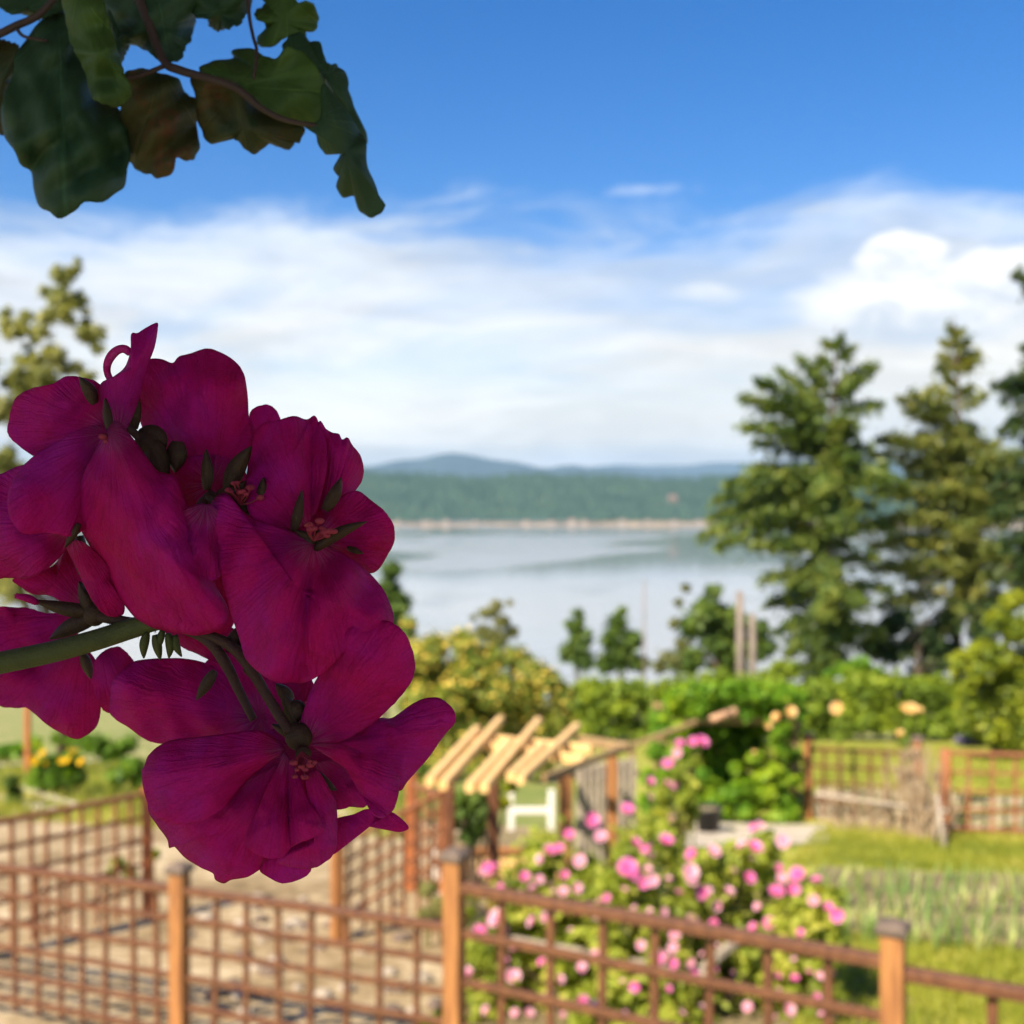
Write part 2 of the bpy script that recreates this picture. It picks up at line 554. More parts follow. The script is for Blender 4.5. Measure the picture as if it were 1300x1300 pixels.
# ------------------------------------------------------------------ the setting
def sheet(name, pts_x, ys, zf, mat, kind='structure'):
    """grid over rows ys; pts_x(y) gives the x positions of that row"""
    vs, fs, k = [], [], None
    for y in ys:
        xs = pts_x(y)
        k = len(xs)
        vs += [(x, y, zf(x, y)) for x in xs]
    for i in range(len(ys)-1):
        for j in range(k-1):
            a = i*k+j
            fs.append((a, a+1, a+k+1, a+k))
    me = bpy.data.meshes.new(name)
    me.from_pydata(vs, [], fs); me.update()
    return tag(link(name, me, mat, None, True), kind=kind)


WZ = -25.0
sheet('ground', lambda y: [-15000, -400, -60, -20, -8, 0, 8, 20, 60, 400, 15000], [-40, -5, 0, 6, 10, 20, 34, 60, 90, 130, 172, 230],
      lambda x, y: G(x, y), M['ground'])
sheet('water', lambda y: [-16000, -3000, -500, 0, 500, 3000, 16000], [150, 300, 700, 1400, 2600, 5000], lambda x, y: WZ, M['water'])
sheet('lake_bed', lambda y: [-16000, 0, 16000], [225, 1200, 14000], lambda x, y: -36.0, M['soil'])


def poly_patch(name, corners, dz, mat, n=14):
    """four ground corners, draped on the slope"""
    a, b, c, d = [Vector(k) for k in corners]
    vs, fs = [], []
    for i in range(n+1):
        for j in range(n+1):
            u, v = i/n, j/n
            p = (a*(1-u)+b*u)*(1-v) + (d*(1-u)+c*u)*v
            w = 0.0 if 0 < i < n and 0 < j < n else random.uniform(-0.06, 0.06)
            p = p + Vector((w, w*0.7, 0))
            vs.append((p.x, p.y, G(p.x, p.y)+dz))
    for i in range(n):
        for j in range(n):
            k = i*(n+1)+j
            fs.append((k, k+n+1, k+n+2, k+1))
    me = bpy.data.meshes.new(name); me.from_pydata(vs, [], fs); me.update()
    o = link(name, me, mat, None, True)
    me.flip_normals() if me.polygons[0].normal.z < 0 else None
    return tag(o, kind='structure')


poly_patch('path', [(-12, 5.5, 0), (0.2, 6.1, 0), (0.9, 16.5, 0), (-16, 26, 0)], 0.004, M['path'], 20)
poly_patch('lawn', [(1.0, 6.2, 0), (9, 6.2, 0), (22, 42, 0), (1.5, 42, 0)], 0.004, M['lawn'], 20)
poly_patch('vegetable_bed', [(2.2, 10.1, 0), (5.2, 8.35, 0), (7.0, 12.2, 0), (3.5, 13.2, 0)], 0.010, M['soil'], 12)
poly_patch('flower_bed', [(-0.3, 6.1, 0), (2.6, 6.1, 0), (2.6, 8.6, 0), (-0.1, 9.0, 0)], 0.012, M['soil'], 10)
poly_patch('paving', [tuple(gp(868, 1078)), tuple(gp(1052, 1072)), tuple(gp(1046, 1050)), tuple(gp(868, 1046))], 0.03, M['concrete'], 8)

# far shore: beach, forested hill, mountains
SHORE = 2405.0
fx = [x for x in range(-3600, 3601, 60)]


def hz(u, seed):
    r = 0.0
    for k, a in ((1, 1.0), (2.3, .5), (5.1, .25), (11.7, .12)):
        r += a*math.sin(u*k + seed*1.7 + k)
    return r


def beach_z(x, y):
    return WZ - 0.6 + 16.0 * min(1, (y-SHORE)/60.0) * (0.8 + 0.25*hz(x/260, 2))


sheet('beach', lambda y: fx, [SHORE-4, SHORE+14, SHORE+35, SHORE+70], beach_z, M['sand'])


def hill_z(x, y):
    t = min(1.0, (y-SHORE-40)/520.0)
    return WZ + 10 + (t**0.7) * (103 + 5*hz(x/420, 1) + 3.5*hz(x/90, 3) - 0.0015*abs(x))


sheet('hill', lambda y: fx, [SHORE+40, SHORE+90, SHORE+160, SHORE+250, SHORE+360, SHORE+480, SHORE+600, SHORE+800], hill_z, M['hill'])


def mountain(name, y0, prof, seed, depth=1500):
    xs = [(px-650)/F*y0 for px in range(-500, 1900, 12)]

    def top(px):
        for (a, ha), (b, hb) in zip(prof, prof[1:]):
            if a <= px <= b:
                t = (px-a)/(b-a); t = t*t*(3-2*t)
                return ha + (hb-ha)*t
        return prof[-1][1]

    def zf(x, y):
        px = x/y0*F + 650
        h = (650 - top(px) + 0.9*hz(px/21, seed))/F*y0 + CAMZ
        t = (y-y0+depth)/depth
        return WZ - 2 + (h-WZ) * max(0, t) + (40*hz(px/40 + y/300, seed)*t*(1-t))
    return sheet(name, lambda y: xs, [y0-depth, y0-depth*.75, y0-depth*.5, y0-depth*.25, y0], zf, M['mountain'])


mountain('mountain', 9000, [(-500, 600), (300, 592), (450, 592), (520, 584), (580, 574), (640, 585), (690, 594), (720, 589), (760, 594), (830, 600), (1000, 606), (1900, 606)], 4)
mountain('mountain', 13000, [(-500, 585), (400, 592), (600, 594), (700, 595), (780, 591), (860, 590), (950, 587), (1100, 583), (1200, 586), (1900, 584)], 8, 2500)

# trees of the far hill: nobody could count them
nf = 9000
fxs = RNG.uniform(-1500, 1500, nf)
fys = SHORE + 45 + 560*RNG.random(nf)**0.85
fz = np.array([hill_z(a, b) for a, b in zip(fxs, fys)])
fh = RNG.uniform(9, 22, nf)
vv = np.zeros((nf, 6, 3)); fr = fh*0.27
for k in range(5):
    t = 2*math.pi*k/5
    vv[:, k, 0] = fxs + fr*math.cos(t); vv[:, k, 1] = fys + fr*math.sin(t); vv[:, k, 2] = fz - 3
vv[:, 5] = np.stack([fxs, fys, fz + fh], 1)
tri = np.array([[k, (k+1) % 5, 5] for k in range(5)])
qq = (np.arange(nf)[:, None, None]*6 + tri[None]).reshape(-1, 3)
tag(link('forest', np_mesh('forest', vv.reshape(-1, 3), qq), M['farforest']), kind='stuff')

# houses along the far beach
for i, (px, dy, s) in enumerate([(505, 0, 1), (538, 2, .8), (566, 0, 1.1), (603, 4, .8), (668, 0, 1.0), (700, 2, .9), (726, 1, 1.3), (742, 3, .9), (790, 0, 1.1), (822, 3, .8), (856, 1, .9), (888, 0, 1), (545, 6, .7)]):
    y = SHORE + 22 + dy*3
    x = (px-650)/F*y
    z0 = beach_z(x, y) - 1
    w, d, h = 11*s, 8*s, 5.5*s
    t = thing('shore_house', (x, y, z0), 'tiny pale gabled house on the far beach across the water', 'house', 'houses along the far beach')
    b = MB()
    b.add([(x-w/2, y-d/2, z0), (x+w/2, y-d/2, z0), (x+w/2, y+d/2, z0), (x-w/2, y+d/2, z0), (x-w/2, y-d/2, z0+h), (x+w/2, y-d/2, z0+h), (x+w/2, y+d/2, z0+h), (x-w/2, y+d/2, z0+h), (x-w/2, y, z0+h*1.5), (x+w/2, y, z0+h*1.5)],
          [(0, 1, 5, 4), (1, 2, 6, 9, 5), (2, 3, 7, 6), (3, 0, 4, 8, 7)])
    b.build('wall', M['house'], t)
    b = MB()
    e = 0.6
    b.add([(x-w/2-e, y-d/2-e, z0+h-.3), (x+w/2+e, y-d/2-e, z0+h-.3), (x+w/2+e, y, z0+h*1.5+.2), (x-w/2-e, y, z0+h*1.5+.2), (x-w/2-e, y+d/2+e, z0+h-.3), (x+w/2+e, y+d/2+e, z0+h-.3)],
          [(0, 1, 2, 3), (3, 2, 5, 4)])
    b.build('roof', M['houseroof'], t)
# one reddish house up in the forest
t = thing('hillside_house', (363, 2630, hill_z(363, 2630)), 'small reddish house among the trees on the far hill', 'house')
b = MB(); hx, hy, hzz = 363, 2600, hill_z(363, 2600) + 12
b.add([(hx-9, hy-6, hzz-14), (hx+9, hy-6, hzz-14), (hx+9, hy+6, hzz-14), (hx-9, hy+6, hzz-14), (hx-9, hy-6, hzz), (hx+9, hy-6, hzz), (hx+9, hy+6, hzz), (hx-9, hy+6, hzz)],
      [(0, 1, 5, 4), (1, 2, 6, 5), (2, 3, 7, 6), (3, 0, 4, 7)])
b.build('wall', pmat('terracotta_paint', (0.34, 0.19, 0.14), None, 0.8, 0.3, bump=0), t)
b = MB(); b.add([(hx-10, hy-7, hzz), (hx+10, hy-7, hzz), (hx+10, hy, hzz+4), (hx-10, hy, hzz+4), (hx-10, hy+7, hzz), (hx+10, hy+7, hzz)], [(0, 1, 2, 3), (3, 2, 5, 4)])
b.build('roof', M['houseroof'], t)

# unseen porch, added so that its roof keeps the sun off the flower
b = MB()
b.beam((-1.9, -0.15, 3.72), (1.9, -0.15, 3.72), 2.3, 0.06)
for k in range(7):
    b.beam((-1.8 + .6*k, -1.25, 3.655), (-1.8 + .6*k, .95, 3.655), .045, .07)
for x_ in (-1.8, 1.8):
    b.beam((x_, -1.2, -.1), (x_, -1.2, 3.62), .1, .1)
    b.beam((x_, .9, -.1), (x_, .9, 3.62), .1, .1)
tag(b.build('roof', M['porch']), kind='structure')
b = MB(); b.beam((-1.9, -0.3, 1.30), (1.9, -0.3, 1.30), 2.3, 0.12); tag(b.build('floor', M['porch']), kind='structure')

# haze
b = MB()
X0, X1, Y0, Y1, Z0, Z1 = -17000, 17000, -60, 14000, -40, 700
b.add([(X0, Y0, Z0), (X1, Y0, Z0), (X1, Y1, Z0), (X0, Y1, Z0), (X0, Y0, Z1), (X1, Y0, Z1), (X1, Y1, Z1), (X0, Y1, Z1)],
      [(3, 2, 1, 0), (4, 5, 6, 7), (0, 1, 5, 4), (1, 2, 6, 5), (2, 3, 7, 6), (3, 0, 4, 7)])
hm, T, out = base_mat('air')
pv = T.new('ShaderNodeVolumePrincipled')
pv.inputs['Color'].default_value = (0.46, 0.72, 1.0, 1)
pv.inputs['Density'].default_value = 6.4e-5
pv.inputs['Anisotropy'].default_value = 0.0
T.l.new(pv.outputs[0], out.inputs['Volume'])
tag(b.build('haze', hm), kind='stuff')


# ------------------------------------------------------------------ trees
def conifer(name, base, top, tips, mat, label, cat='tree', rb=0.32, spray=0.55, per=120, width=0.75, extra=60, group=None, dead=(), lean=0.0, crown_r=None, seed=1):
    """base/top world points; tips: list of (tip, start height fraction)"""
    rnd = random.Random(seed)
    t = thing(name, base, label, cat, group)
    base, top = Vector(base), Vector(top)
    H = (top-base).length

    def axis(f):
        return base.lerp(top, f) + Vector((math.sin(f*5+seed)*0.012*H*f, math.cos(f*4+seed)*0.012*H, 0))
    b = MB()
    b.tube([axis(i/14) for i in range(15)], [rb*(1-i/14)**0.8 + 0.02 for i in range(15)], 8)
    b.build('trunk', M['bark'], t, True)
    limbs = MB()
    pts, nout = [], []
    br = [(Vector(tp), axis(f)) for tp, f in tips]
    for _ in range(extra):
        # limbs towards and away from the eye, shorter than the drawn ones
        tp, f = rnd.choice([q for q in tips if q[1] < .74])
        st = axis(f)
        L = (Vector((tp.x, tp.y, 0)) - Vector((st.x, st.y, 0))).length * rnd.uniform(0.5, 0.95)
        a = rnd.choice((1, -1))*math.pi/2 + rnd.uniform(-0.75, 0.75)
        f2 = max(0.05, min(0.98, f + rnd.uniform(-0.05, 0.05)))
        st = axis(f2)
        br.append((Vector((st.x + math.cos(a)*L, st.y + math.sin(a)*L, tp.z - axis(f).z + st.z)), st))
    for tp, st in br:
        mid = (tp+st)/2 + Vector((0, 0, (tp-st).length*0.10))
        L = (tp-st).length
        path = [st.lerp(mid, k/4).lerp(mid.lerp(tp, k/4), k/4) for k in range(5)]
        limbs.tube(path, [max(0.018, rb*0.22*(1-k/5)) for k in range(5)], 5)
        n = int(per*max(0.35, L/3.0))
        d = (tp-st).normalized()
        side = d.cross(Vector((0, 0, 1))).normalized()
        for _ in range(n):
            s = rnd.uniform(0.16, 1.04)
            p = st.lerp(mid, s).lerp(mid.lerp(tp, s), s)
            wdt = width * (0.25 + 0.75*math.sin(min(1, s*1.05)*math.pi*0.9)) * min(1.0, L/2.2 + 0.25)
            wdt *= 1.9 if rnd.random() < .13 else .92
            p = p + side*rnd.gauss(0, 0.42)*wdt + Vector((0, 0, rnd.gauss(-0.22, 0.30)*wdt)) + d*rnd.gauss(0, 0.1)
            pts.append(p)
            nout.append(d*0.5 + side*rnd.uniform(-1, 1) + Vector((0, 0, -0.15)))
    limbs.build('limbs', M['bark'], t, True)
    for dp in dead:
        db = MB()
        db.tube(dp, [0.13*(1-k/len(dp))+0.03 for k in range(len(dp))], 6)
        db.build('dead_limb', M['palebark'], t, True)
    # needles sprays: long thin leaves pointing outwards
    pts = np.array(pts); dirs = np.array(nout)
    dirs += RNG.normal(scale=0.35, size=dirs.shape)
    dirs /= np.linalg.norm(dirs, axis=1)[:, None]
    n = len(pts)
    upv = np.tile(np.array([0, 0, 1.0]), (n, 1)) + RNG.normal(scale=0.5, size=(n, 3))
    sd = np.cross(dirs, upv); sd /= np.linalg.norm(sd, axis=1)[:, None] + 1e-9
    L = spray*(0.6+0.8*RNG.random(n))[:, None]
    v = np.stack([pts-dirs*L*.5, pts+sd*L*.20, pts+dirs*L*.55 - np.array([0, 0, 1])*L*.12, pts-sd*L*.20], 1).reshape(-1, 3)
    link('crown', np_mesh('crown', v, np.arange(n*4).reshape(n, 4)), mat, t)
    return t


def tips_px(lst, d, trunk_px, top_py, base_py):
    """limb tips seen at (px,py) with a depth offset; third value: height on the trunk where it starts"""
    out = []
    for px, py, sy in lst:
        dd = d + random.uniform(-1.2, 1.2)*abs(px-trunk_px)/60
        f = (base_py - sy)/(base_py-top_py)
        out.append((P(px, py, dd), max(0.03, min(0.985, f))))
    return out


D1 = 58.0
c1 = [(1047, 432, 440), (1070, 425, 438), (1085, 440, 455), (1040, 452, 470), (1012, 452, 490), (1028, 470, 505), (1110, 463, 488), (1095, 480, 500), (1118, 512, 520), (1082, 492, 505),
      (990, 470, 520), (962, 482, 530), (945, 503, 545), (972, 512, 540), (1000, 500, 530), (1088, 545, 560), (946, 540, 560), (960, 560, 575), (985, 545, 565), (1010, 535, 560), (1105, 565, 580), (1125, 590, 605), (955, 592, 600),
      (925, 612, 600), (912, 632, 615), (905, 655, 625), (896, 676, 640), (915, 690, 650), (940, 640, 620), (965, 645, 640), (1000, 610, 620), (1040, 600, 620), (1080, 610, 625), (1110, 640, 650), (1130, 668, 670),
      (985, 690, 680), (962, 690, 690), (968, 735, 720), (975, 765, 740), (1000, 740, 730), (1030, 690, 690), (1075, 690, 690), (1115, 705, 710), (1128, 745, 745), (1100, 760, 760), (985, 800, 770), (1000, 825, 800), (1040, 790, 790), (1085, 810, 800), (1120, 800, 790), (1060, 840, 820), (1010, 850, 830), (1095, 850, 835)]
conifer('fir_tree', P(1050, 930, D1), P(1057, 412, D1), tips_px(c1, D1, 1053, 412, 930), M['conifer'],
        'tall dark green fir with ragged gappy crown by the water', per=420, width=.95, extra=58, spray=0.40, seed=3)
D2 = 62.0
c2 = [(1205, 415, 425), (1220, 418, 428), (1197, 432, 440), (1230, 432, 440), (1192, 450, 458), (1236, 448, 456), (1190, 463, 470), (1226, 462, 470), (1243, 450, 470), (1200, 478, 490),
      (1180, 490, 505), (1160, 500, 520), (1142, 505, 530), (1150, 520, 540), (1234, 490, 500), (1252, 500, 515), (1172, 528, 540), (1165, 550, 555), (1130, 560, 570), (1120, 555, 575), (1245, 560, 565), (1225, 555, 570), (1200, 565, 575), (1265, 560, 575),
      (1110, 575, 595), (1150, 590, 600), (1180, 595, 605), (1240, 600, 605), (1275, 595, 610), (1290, 585, 605), (1110, 625, 630), (1140, 620, 630), (1170, 640, 645), (1130, 655, 660), (1235, 640, 645), (1270, 630, 640), (1295, 645, 650),
      (1150, 690, 685), (1110, 690, 690), (1245, 680, 685), (1280, 690, 690), (1300, 710, 705), (1130, 720, 715), (1265, 730, 730), (1120, 765, 750), (1290, 760, 750), (1290, 615, 620), (1280, 660, 660), (1255, 655, 660), (1260, 700, 695), (1300, 735, 725), (1250, 710, 715), (1240, 750, 745), (1280, 775, 765), (1130, 680, 690), (1110, 660, 670), (1105, 720, 715)]
dead = [[P(1216, 735, D2), P(1195, 722, D2-.5), P(1175, 738, D2-1), P(1155, 757, D2-1.4)],
        [P(1217, 770, D2), P(1190, 750, D2-.6), P(1165, 758, D2-1.3), P(1150, 768, D2-1.6)],
        [P(1216, 800, D2), P(1195, 775, D2-.6), P(1170, 795, D2-1.3), P(1152, 812, D2-1.8)],
        [P(1222, 790, D2), P(1232, 770, D2-.6), P(1245, 765, D2-1)]]
conifer('pine_tree', P(1218, 945, D2), P(1212, 400, D2), tips_px(c2, D2, 1214, 400, 945), M['pine'],
        'tall yellow green pine with bare grey lower limbs, right of the fir', per=360, width=0.95, extra=44, spray=0.40, dead=dead, seed=5)
D3 = 48.0
c3 = [(1288, 345, 360), (1300, 360, 380), (1282, 480, 480), (1262, 487, 490), (1275, 500, 500), (1285, 530, 520), (1272, 545, 535), (1300, 560, 550), (1290, 600, 590), (1285, 640, 620), (1300, 440, 450), (1340, 420, 440), (1360, 480, 500), (1370, 560, 560), (1340, 620, 620), (1310, 680, 660), (1370, 700, 690), (1270, 600, 590), (1262, 650, 630), (1275, 690, 670), (1268, 730, 700), (1285, 750, 730), (1290, 715, 690), (1258, 620, 615)]
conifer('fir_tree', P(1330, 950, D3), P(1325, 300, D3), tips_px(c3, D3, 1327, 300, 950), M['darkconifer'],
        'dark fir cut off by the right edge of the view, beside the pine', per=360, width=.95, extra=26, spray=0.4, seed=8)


def broadleaf(name, base, h, clumps, n, size, mat, label, cat='tree', trunk=0.12, limbs=6, bark='bark', group=None, flat=0.85, long=1.7):
    t = thing(name, base, label, cat, group)
    base = Vector(base)
    b = MB()
    top = base + Vector((0, 0, h*0.8))
    b.tube([base - Vector((0, 0, 0.2)), base.lerp(top, .35) + Vector((.03*h, 0, 0)), base.lerp(top, .7) - Vector((.02*h, 0, 0)), top], [trunk, trunk*.75, trunk*.45, trunk*.15], 8)
    cl = sorted(clumps, key=lambda c: -c[3])[:limbs] if limbs else []
    for c in cl:
        st = base.lerp(top, random.uniform(0.25, 0.7))
        e = Vector(c[:3])
        b.tube([st, st.lerp(e, .5) + Vector((0, 0, .05*h)), e], [trunk*.4, trunk*.25, trunk*.08], 6)
    b.build('trunk', M[bark], t, True)
    foliage('crown', clumps, n, size, mat, t, flat, 0.5, long)
    return t


def px_clumps(lst, d, spread=1.0, sub=1):
    """clumps seen at (px,py) with radius in px, spread in depth"""
    out = []
    for px, py, r in lst:
        rr = r/F*d
        for _ in range(sub):
            o = P(px + random.uniform(-.3, .3)*r*(sub > 1), py + random.uniform(-.3, .3)*r*(sub > 1), d + random.uniform(-1, 1)*spread)
            out.append((o.x, o.y, o.z, rr*(1.0 if sub == 1 else 0.72)))
    return out


# sparse tree at the left
DL = 27.0
lst = [(75, 345, 13), (98, 342, 10), (68, 375, 16), (85, 390, 18), (103, 386, 9), (70, 398, 17), (15, 408, 13), (30, 412, 12), (45, 425, 12), (98, 420, 13), (115, 435, 14), (8, 425, 12), (60, 450, 15), (85, 465, 16), (28, 452, 9), (40, 475, 18), (55, 485, 18), (20, 485, 16), (110, 480, 13), (75, 495, 18), (10, 580, 16), (30, 500, 18), (5, 520, 22), (40, 540, 25), (80, 540, 25), (15, 600, 25), (-20, 450, 20), (-30, 500, 25), (-10, 640, 30), (15, 700, 30), (10, 745, 25), (40, 640, 30), (-40, 600, 40)]
broadleaf('birch_tree', gx(75, DL), 8.2, [(x+random.gauss(0,.12), y, z+random.gauss(0,.16), r*.95) for x, y, z, r in px_clumps([(q[0], q[1], q[2]*1.1) for q in lst], DL, 0.6, 5)], 24000, 0.085, M['birch'], 'thin olive leaved tree with gaps of sky, behind the magenta flower', limbs=16, trunk=0.15)

# shrub standing behind the flower's right edge, small trees along the bank
D = 40.0
broadleaf('shrub', gx(485, D), 4.2, px_clumps([(500, 722, 18), (490, 750, 24), (505, 770, 20), (470, 770, 26), (480, 800, 30), (515, 800, 18)], D, .5, 2), 5200, 0.14, M['bush'],
          'dark leafy shrub half hidden by the magenta flower, above the water', 'shrub')
D = 44.0
broadleaf('small_tree', gx(628, D), 3.6, px_clumps([(632, 768, 10), (622, 780, 14), (640, 785, 14), (612, 800, 14), (650, 805, 12), (628, 810, 20), (600, 785, 6), (647, 765, 6)], D, .4, 2), 1500, 0.13, M['grey'],
          'thin dull green sapling poking above the yellow bush', 'tree', trunk=0.05)
D = 60.0
broadleaf('small_tree', gx(732, D), 5.0, px_clumps([(733, 780, 9), (730, 795, 15), (735, 812, 18), (726, 825, 20), (740, 838, 18)], D, .4, 2), 2200, 0.2, M['bush'],
          'slim green young tree at the bank, left of its rounder neighbour', 'tree', trunk=0.07)
broadleaf('small_tree', gx(788, D), 5.4, px_clumps([(790, 775, 9), (788, 792, 17), (778, 810, 20), (802, 815, 20), (788, 830, 26), (765, 840, 18), (812, 842, 16)], D, .5, 2), 3200, 0.2, M['bush'],
          'rounder green young tree at the bank, right of the slim one', 'tree', trunk=0.08)
D = 56.0
broadleaf('leafy_tree', gx(910, D), 6.4, px_clumps([(905, 752, 14), (892, 770, 22), (915, 775, 24), (930, 790, 24), (885, 800, 26), (910, 810, 32), (940, 820, 26), (960, 800, 20), (970, 825, 22), (880, 835, 26), (925, 845, 30), (865, 840, 16)], D, .8, 2), 8500, 0.22, M['bush'],
          'rounded dark green tree beside two bare poles', 'tree', trunk=0.18)
broadleaf('thin_shrub', gx(862, 52.0), 4.6, px_clumps([(872, 745, 9), (862, 765, 8), (855, 790, 11), (865, 815, 12), (850, 835, 14), (838, 845, 12)], 52.0, .4, 2), 900, 0.16, M['grey'],
          'wispy pale shrub left of the rounded dark tree', 'shrub', trunk=0.05)
broadleaf('low_shrub', gx(985, 50.0), 3.0, px_clumps([(990, 845, 14), (1005, 852, 14), (978, 858, 14)], 50.0, .4, 2), 1600, 0.17, M['hedge'],
          'small bright green shrub at the foot of the fir', 'shrub', trunk=0.05)
broadleaf('low_shrub', gx(1088, 50.0), 3.0, px_clumps([(1075, 850, 14), (1092, 842, 14), (1105, 855, 16), (1055, 858, 10)], 50.0, .4, 2), 1800, 0.17, M['vine'],
          'small fresh green shrub between the fir and the pine', 'shrub', trunk=0.05)
D = 52.0
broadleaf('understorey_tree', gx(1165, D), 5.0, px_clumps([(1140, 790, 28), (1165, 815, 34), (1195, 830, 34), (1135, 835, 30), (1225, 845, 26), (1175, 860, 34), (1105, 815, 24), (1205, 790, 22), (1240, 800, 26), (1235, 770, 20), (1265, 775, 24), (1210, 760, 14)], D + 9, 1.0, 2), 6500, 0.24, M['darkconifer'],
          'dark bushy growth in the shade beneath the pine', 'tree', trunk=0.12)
D = 32.0
broadleaf('lime_shrub', gx(1268, D), 5.0, px_clumps([(1285, 760, 20), (1262, 785, 20), (1290, 800, 28), (1245, 820, 22), (1225, 842, 20), (1270, 835, 30), (1300, 850, 34), (1240, 860, 24), (1265, 880, 34), (1300, 900, 34), (1245, 905, 28), (1280, 925, 30), (1330, 830, 40), (1290, 940, 24), (1250, 930, 24), (1225, 910, 20), (1270, 945, 20), (1310, 935, 26), (1232, 880, 20)], D, .8, 2), 14000, 0.13, M['lime'],
          'bright lime green shrub at the right edge, before the pine', 'shrub', trunk=0.1)

# bare poles
for px, top, lab, w in ((939, 752, 'taller of two bare grey poles before the dark tree', 0.17), (955, 780, 'shorter of two bare grey poles before the dark tree', 0.15)):
    a = gx(px, 47.0)
    b = MB(); b.tube([a - Vector((0, 0, .3)), a.lerp(P(px, top, 47.0), .5) + Vector((.03, 0, 0)), P(px, top, 47.0)], [w*1.1, w, w*.85], 10)
    b.ball(P(px, top, 47.0), w*.86, (1, 1, .35))
    tag(b.build('bare_pole', M['snag'], None, True), lab, 'pole', 'bare poles')
b = MB(); a = gx(818, 58.0); b.tube([a, P(818, 738, 58.0)], [0.07, 0.035], 6); b.ball(P(818, 738, 58.0), .06)
tag(b.build('mast', M['snag'], None, True), 'thin bare mast rising before the water, right of the young trees', 'mast')

# hedge, broom, vine arbour
D = 43.0
cl = []
for px in range(735, 1232, 13):
    topy = 866 + 5*math.sin(px/31.0) + random.uniform(-4, 4) + (6 if px < 800 else 0)
    for py in (topy + 8, topy + 30, topy + 55):
        o = P(px + random.uniform(-5, 5), py + random.uniform(-4, 4), D + random.uniform(-.5, .5))
        cl.append((o.x, o.y, o.z, random.uniform(.45, .62)))
h = thing('hedge', gx(985, D), 'long clipped light green hedge across the far end of the garden', 'hedge')
foliage('foliage', cl, 30000, 0.15, M['hedge'], h)
b = MB()
for px in range(740, 1230, 22):
    b.tube([gx(px, D), P(px+5, 905, D), P(px-3, 880, D)], [.04, .03, .01], 5)
b.build('stems', M['bark'], h)

D = 25.0
yl = [(525, 830, 26), (555, 815, 22), (590, 820, 26), (620, 835, 24), (655, 842, 26), (690, 860, 26), (715, 880, 22), (540, 865, 34), (580, 865, 34), (625, 875, 36), (670, 890, 36), (705, 905, 26), (540, 910, 36), (590, 915, 38), (640, 925, 36), (690, 930, 30), (520, 790, 10), (560, 960, 36), (620, 965, 34), (680, 965, 30), (470, 840, 40), (440, 900, 40), (545, 838, 30), (600, 850, 34), (570, 890, 40), (650, 880, 38), (535, 890, 34), (610, 900, 40), (505, 850, 26)]
h = thing('broom_bush', gx(615, D), 'large yellow flowering bush behind the pergola', 'bush')
yc = px_clumps(yl, D, .7, 2)
foliage('foliage', yc, 42000, 0.085, M['broom'], h)
p_, d_ = clump_points(yc, 8000, .85, .12)
v_, q_ = leaf_quads(p_ + d_*0.03, .085*(0.7+.7*RNG.random(len(p_))), .5, 1.1, d_)
link('flowers', np_mesh('flowers', v_, q_), M['yellow'], h)
b = MB()
for k in range(26):
    c = yc[k % len(yc)]
    s = gx(615, D) + Vector((random.uniform(-.5, .5), random.uniform(-.3, .3), 0))
    b.tube([s, s.lerp(Vector(c[:3]), .5) + Vector((0, 0, .2)), Vector(c[:3])], [.03, .02, .008], 5)
b.build('stems', M['cane'], h)

# ---- arbour covered in vine
DV = 18.0
av = thing('vine_arbour', gx(925, DV), 'dense green vine arbour with dark hollow, yellow roses on its shoulder', 'arbour')
for px, dd in ((835, DV), (1010, DV), (840, DV+1.4), (1005, DV+1.4)):
    b = MB(); g_ = gx(px, dd); b.beam(g_, Vector((g_.x, g_.y, G(0, dd)+1.5)), .09, .09); b.build('post', M['oldpole'], av)
for dd in (DV, DV+1.4):
    b = MB(); b.beam(Vector((gx(828, dd).x, dd, G(0, DV)+1.53)), Vector((gx(1018, dd).x, dd, G(0, DV)+1.53)), .06, .10); b.build('beam', M['oldpole'], av)
tl = [(870, 880, 18), (900, 880, 20), (930, 884, 18), (960, 882, 20), (990, 888, 18), (1008, 905, 14), (855, 895, 18), (845, 920, 20), (835, 950, 18), (845, 980, 18), (850, 1010, 18), (885, 900, 18), (915, 902, 16), (945, 902, 14), (975, 905, 14),
      (1005, 930, 13), (1008, 960, 13), (1006, 990, 13), (1000, 1020, 14), (825, 985, 16), (825, 1020, 18)]
vc = px_clumps(tl, DV, .45, 2)
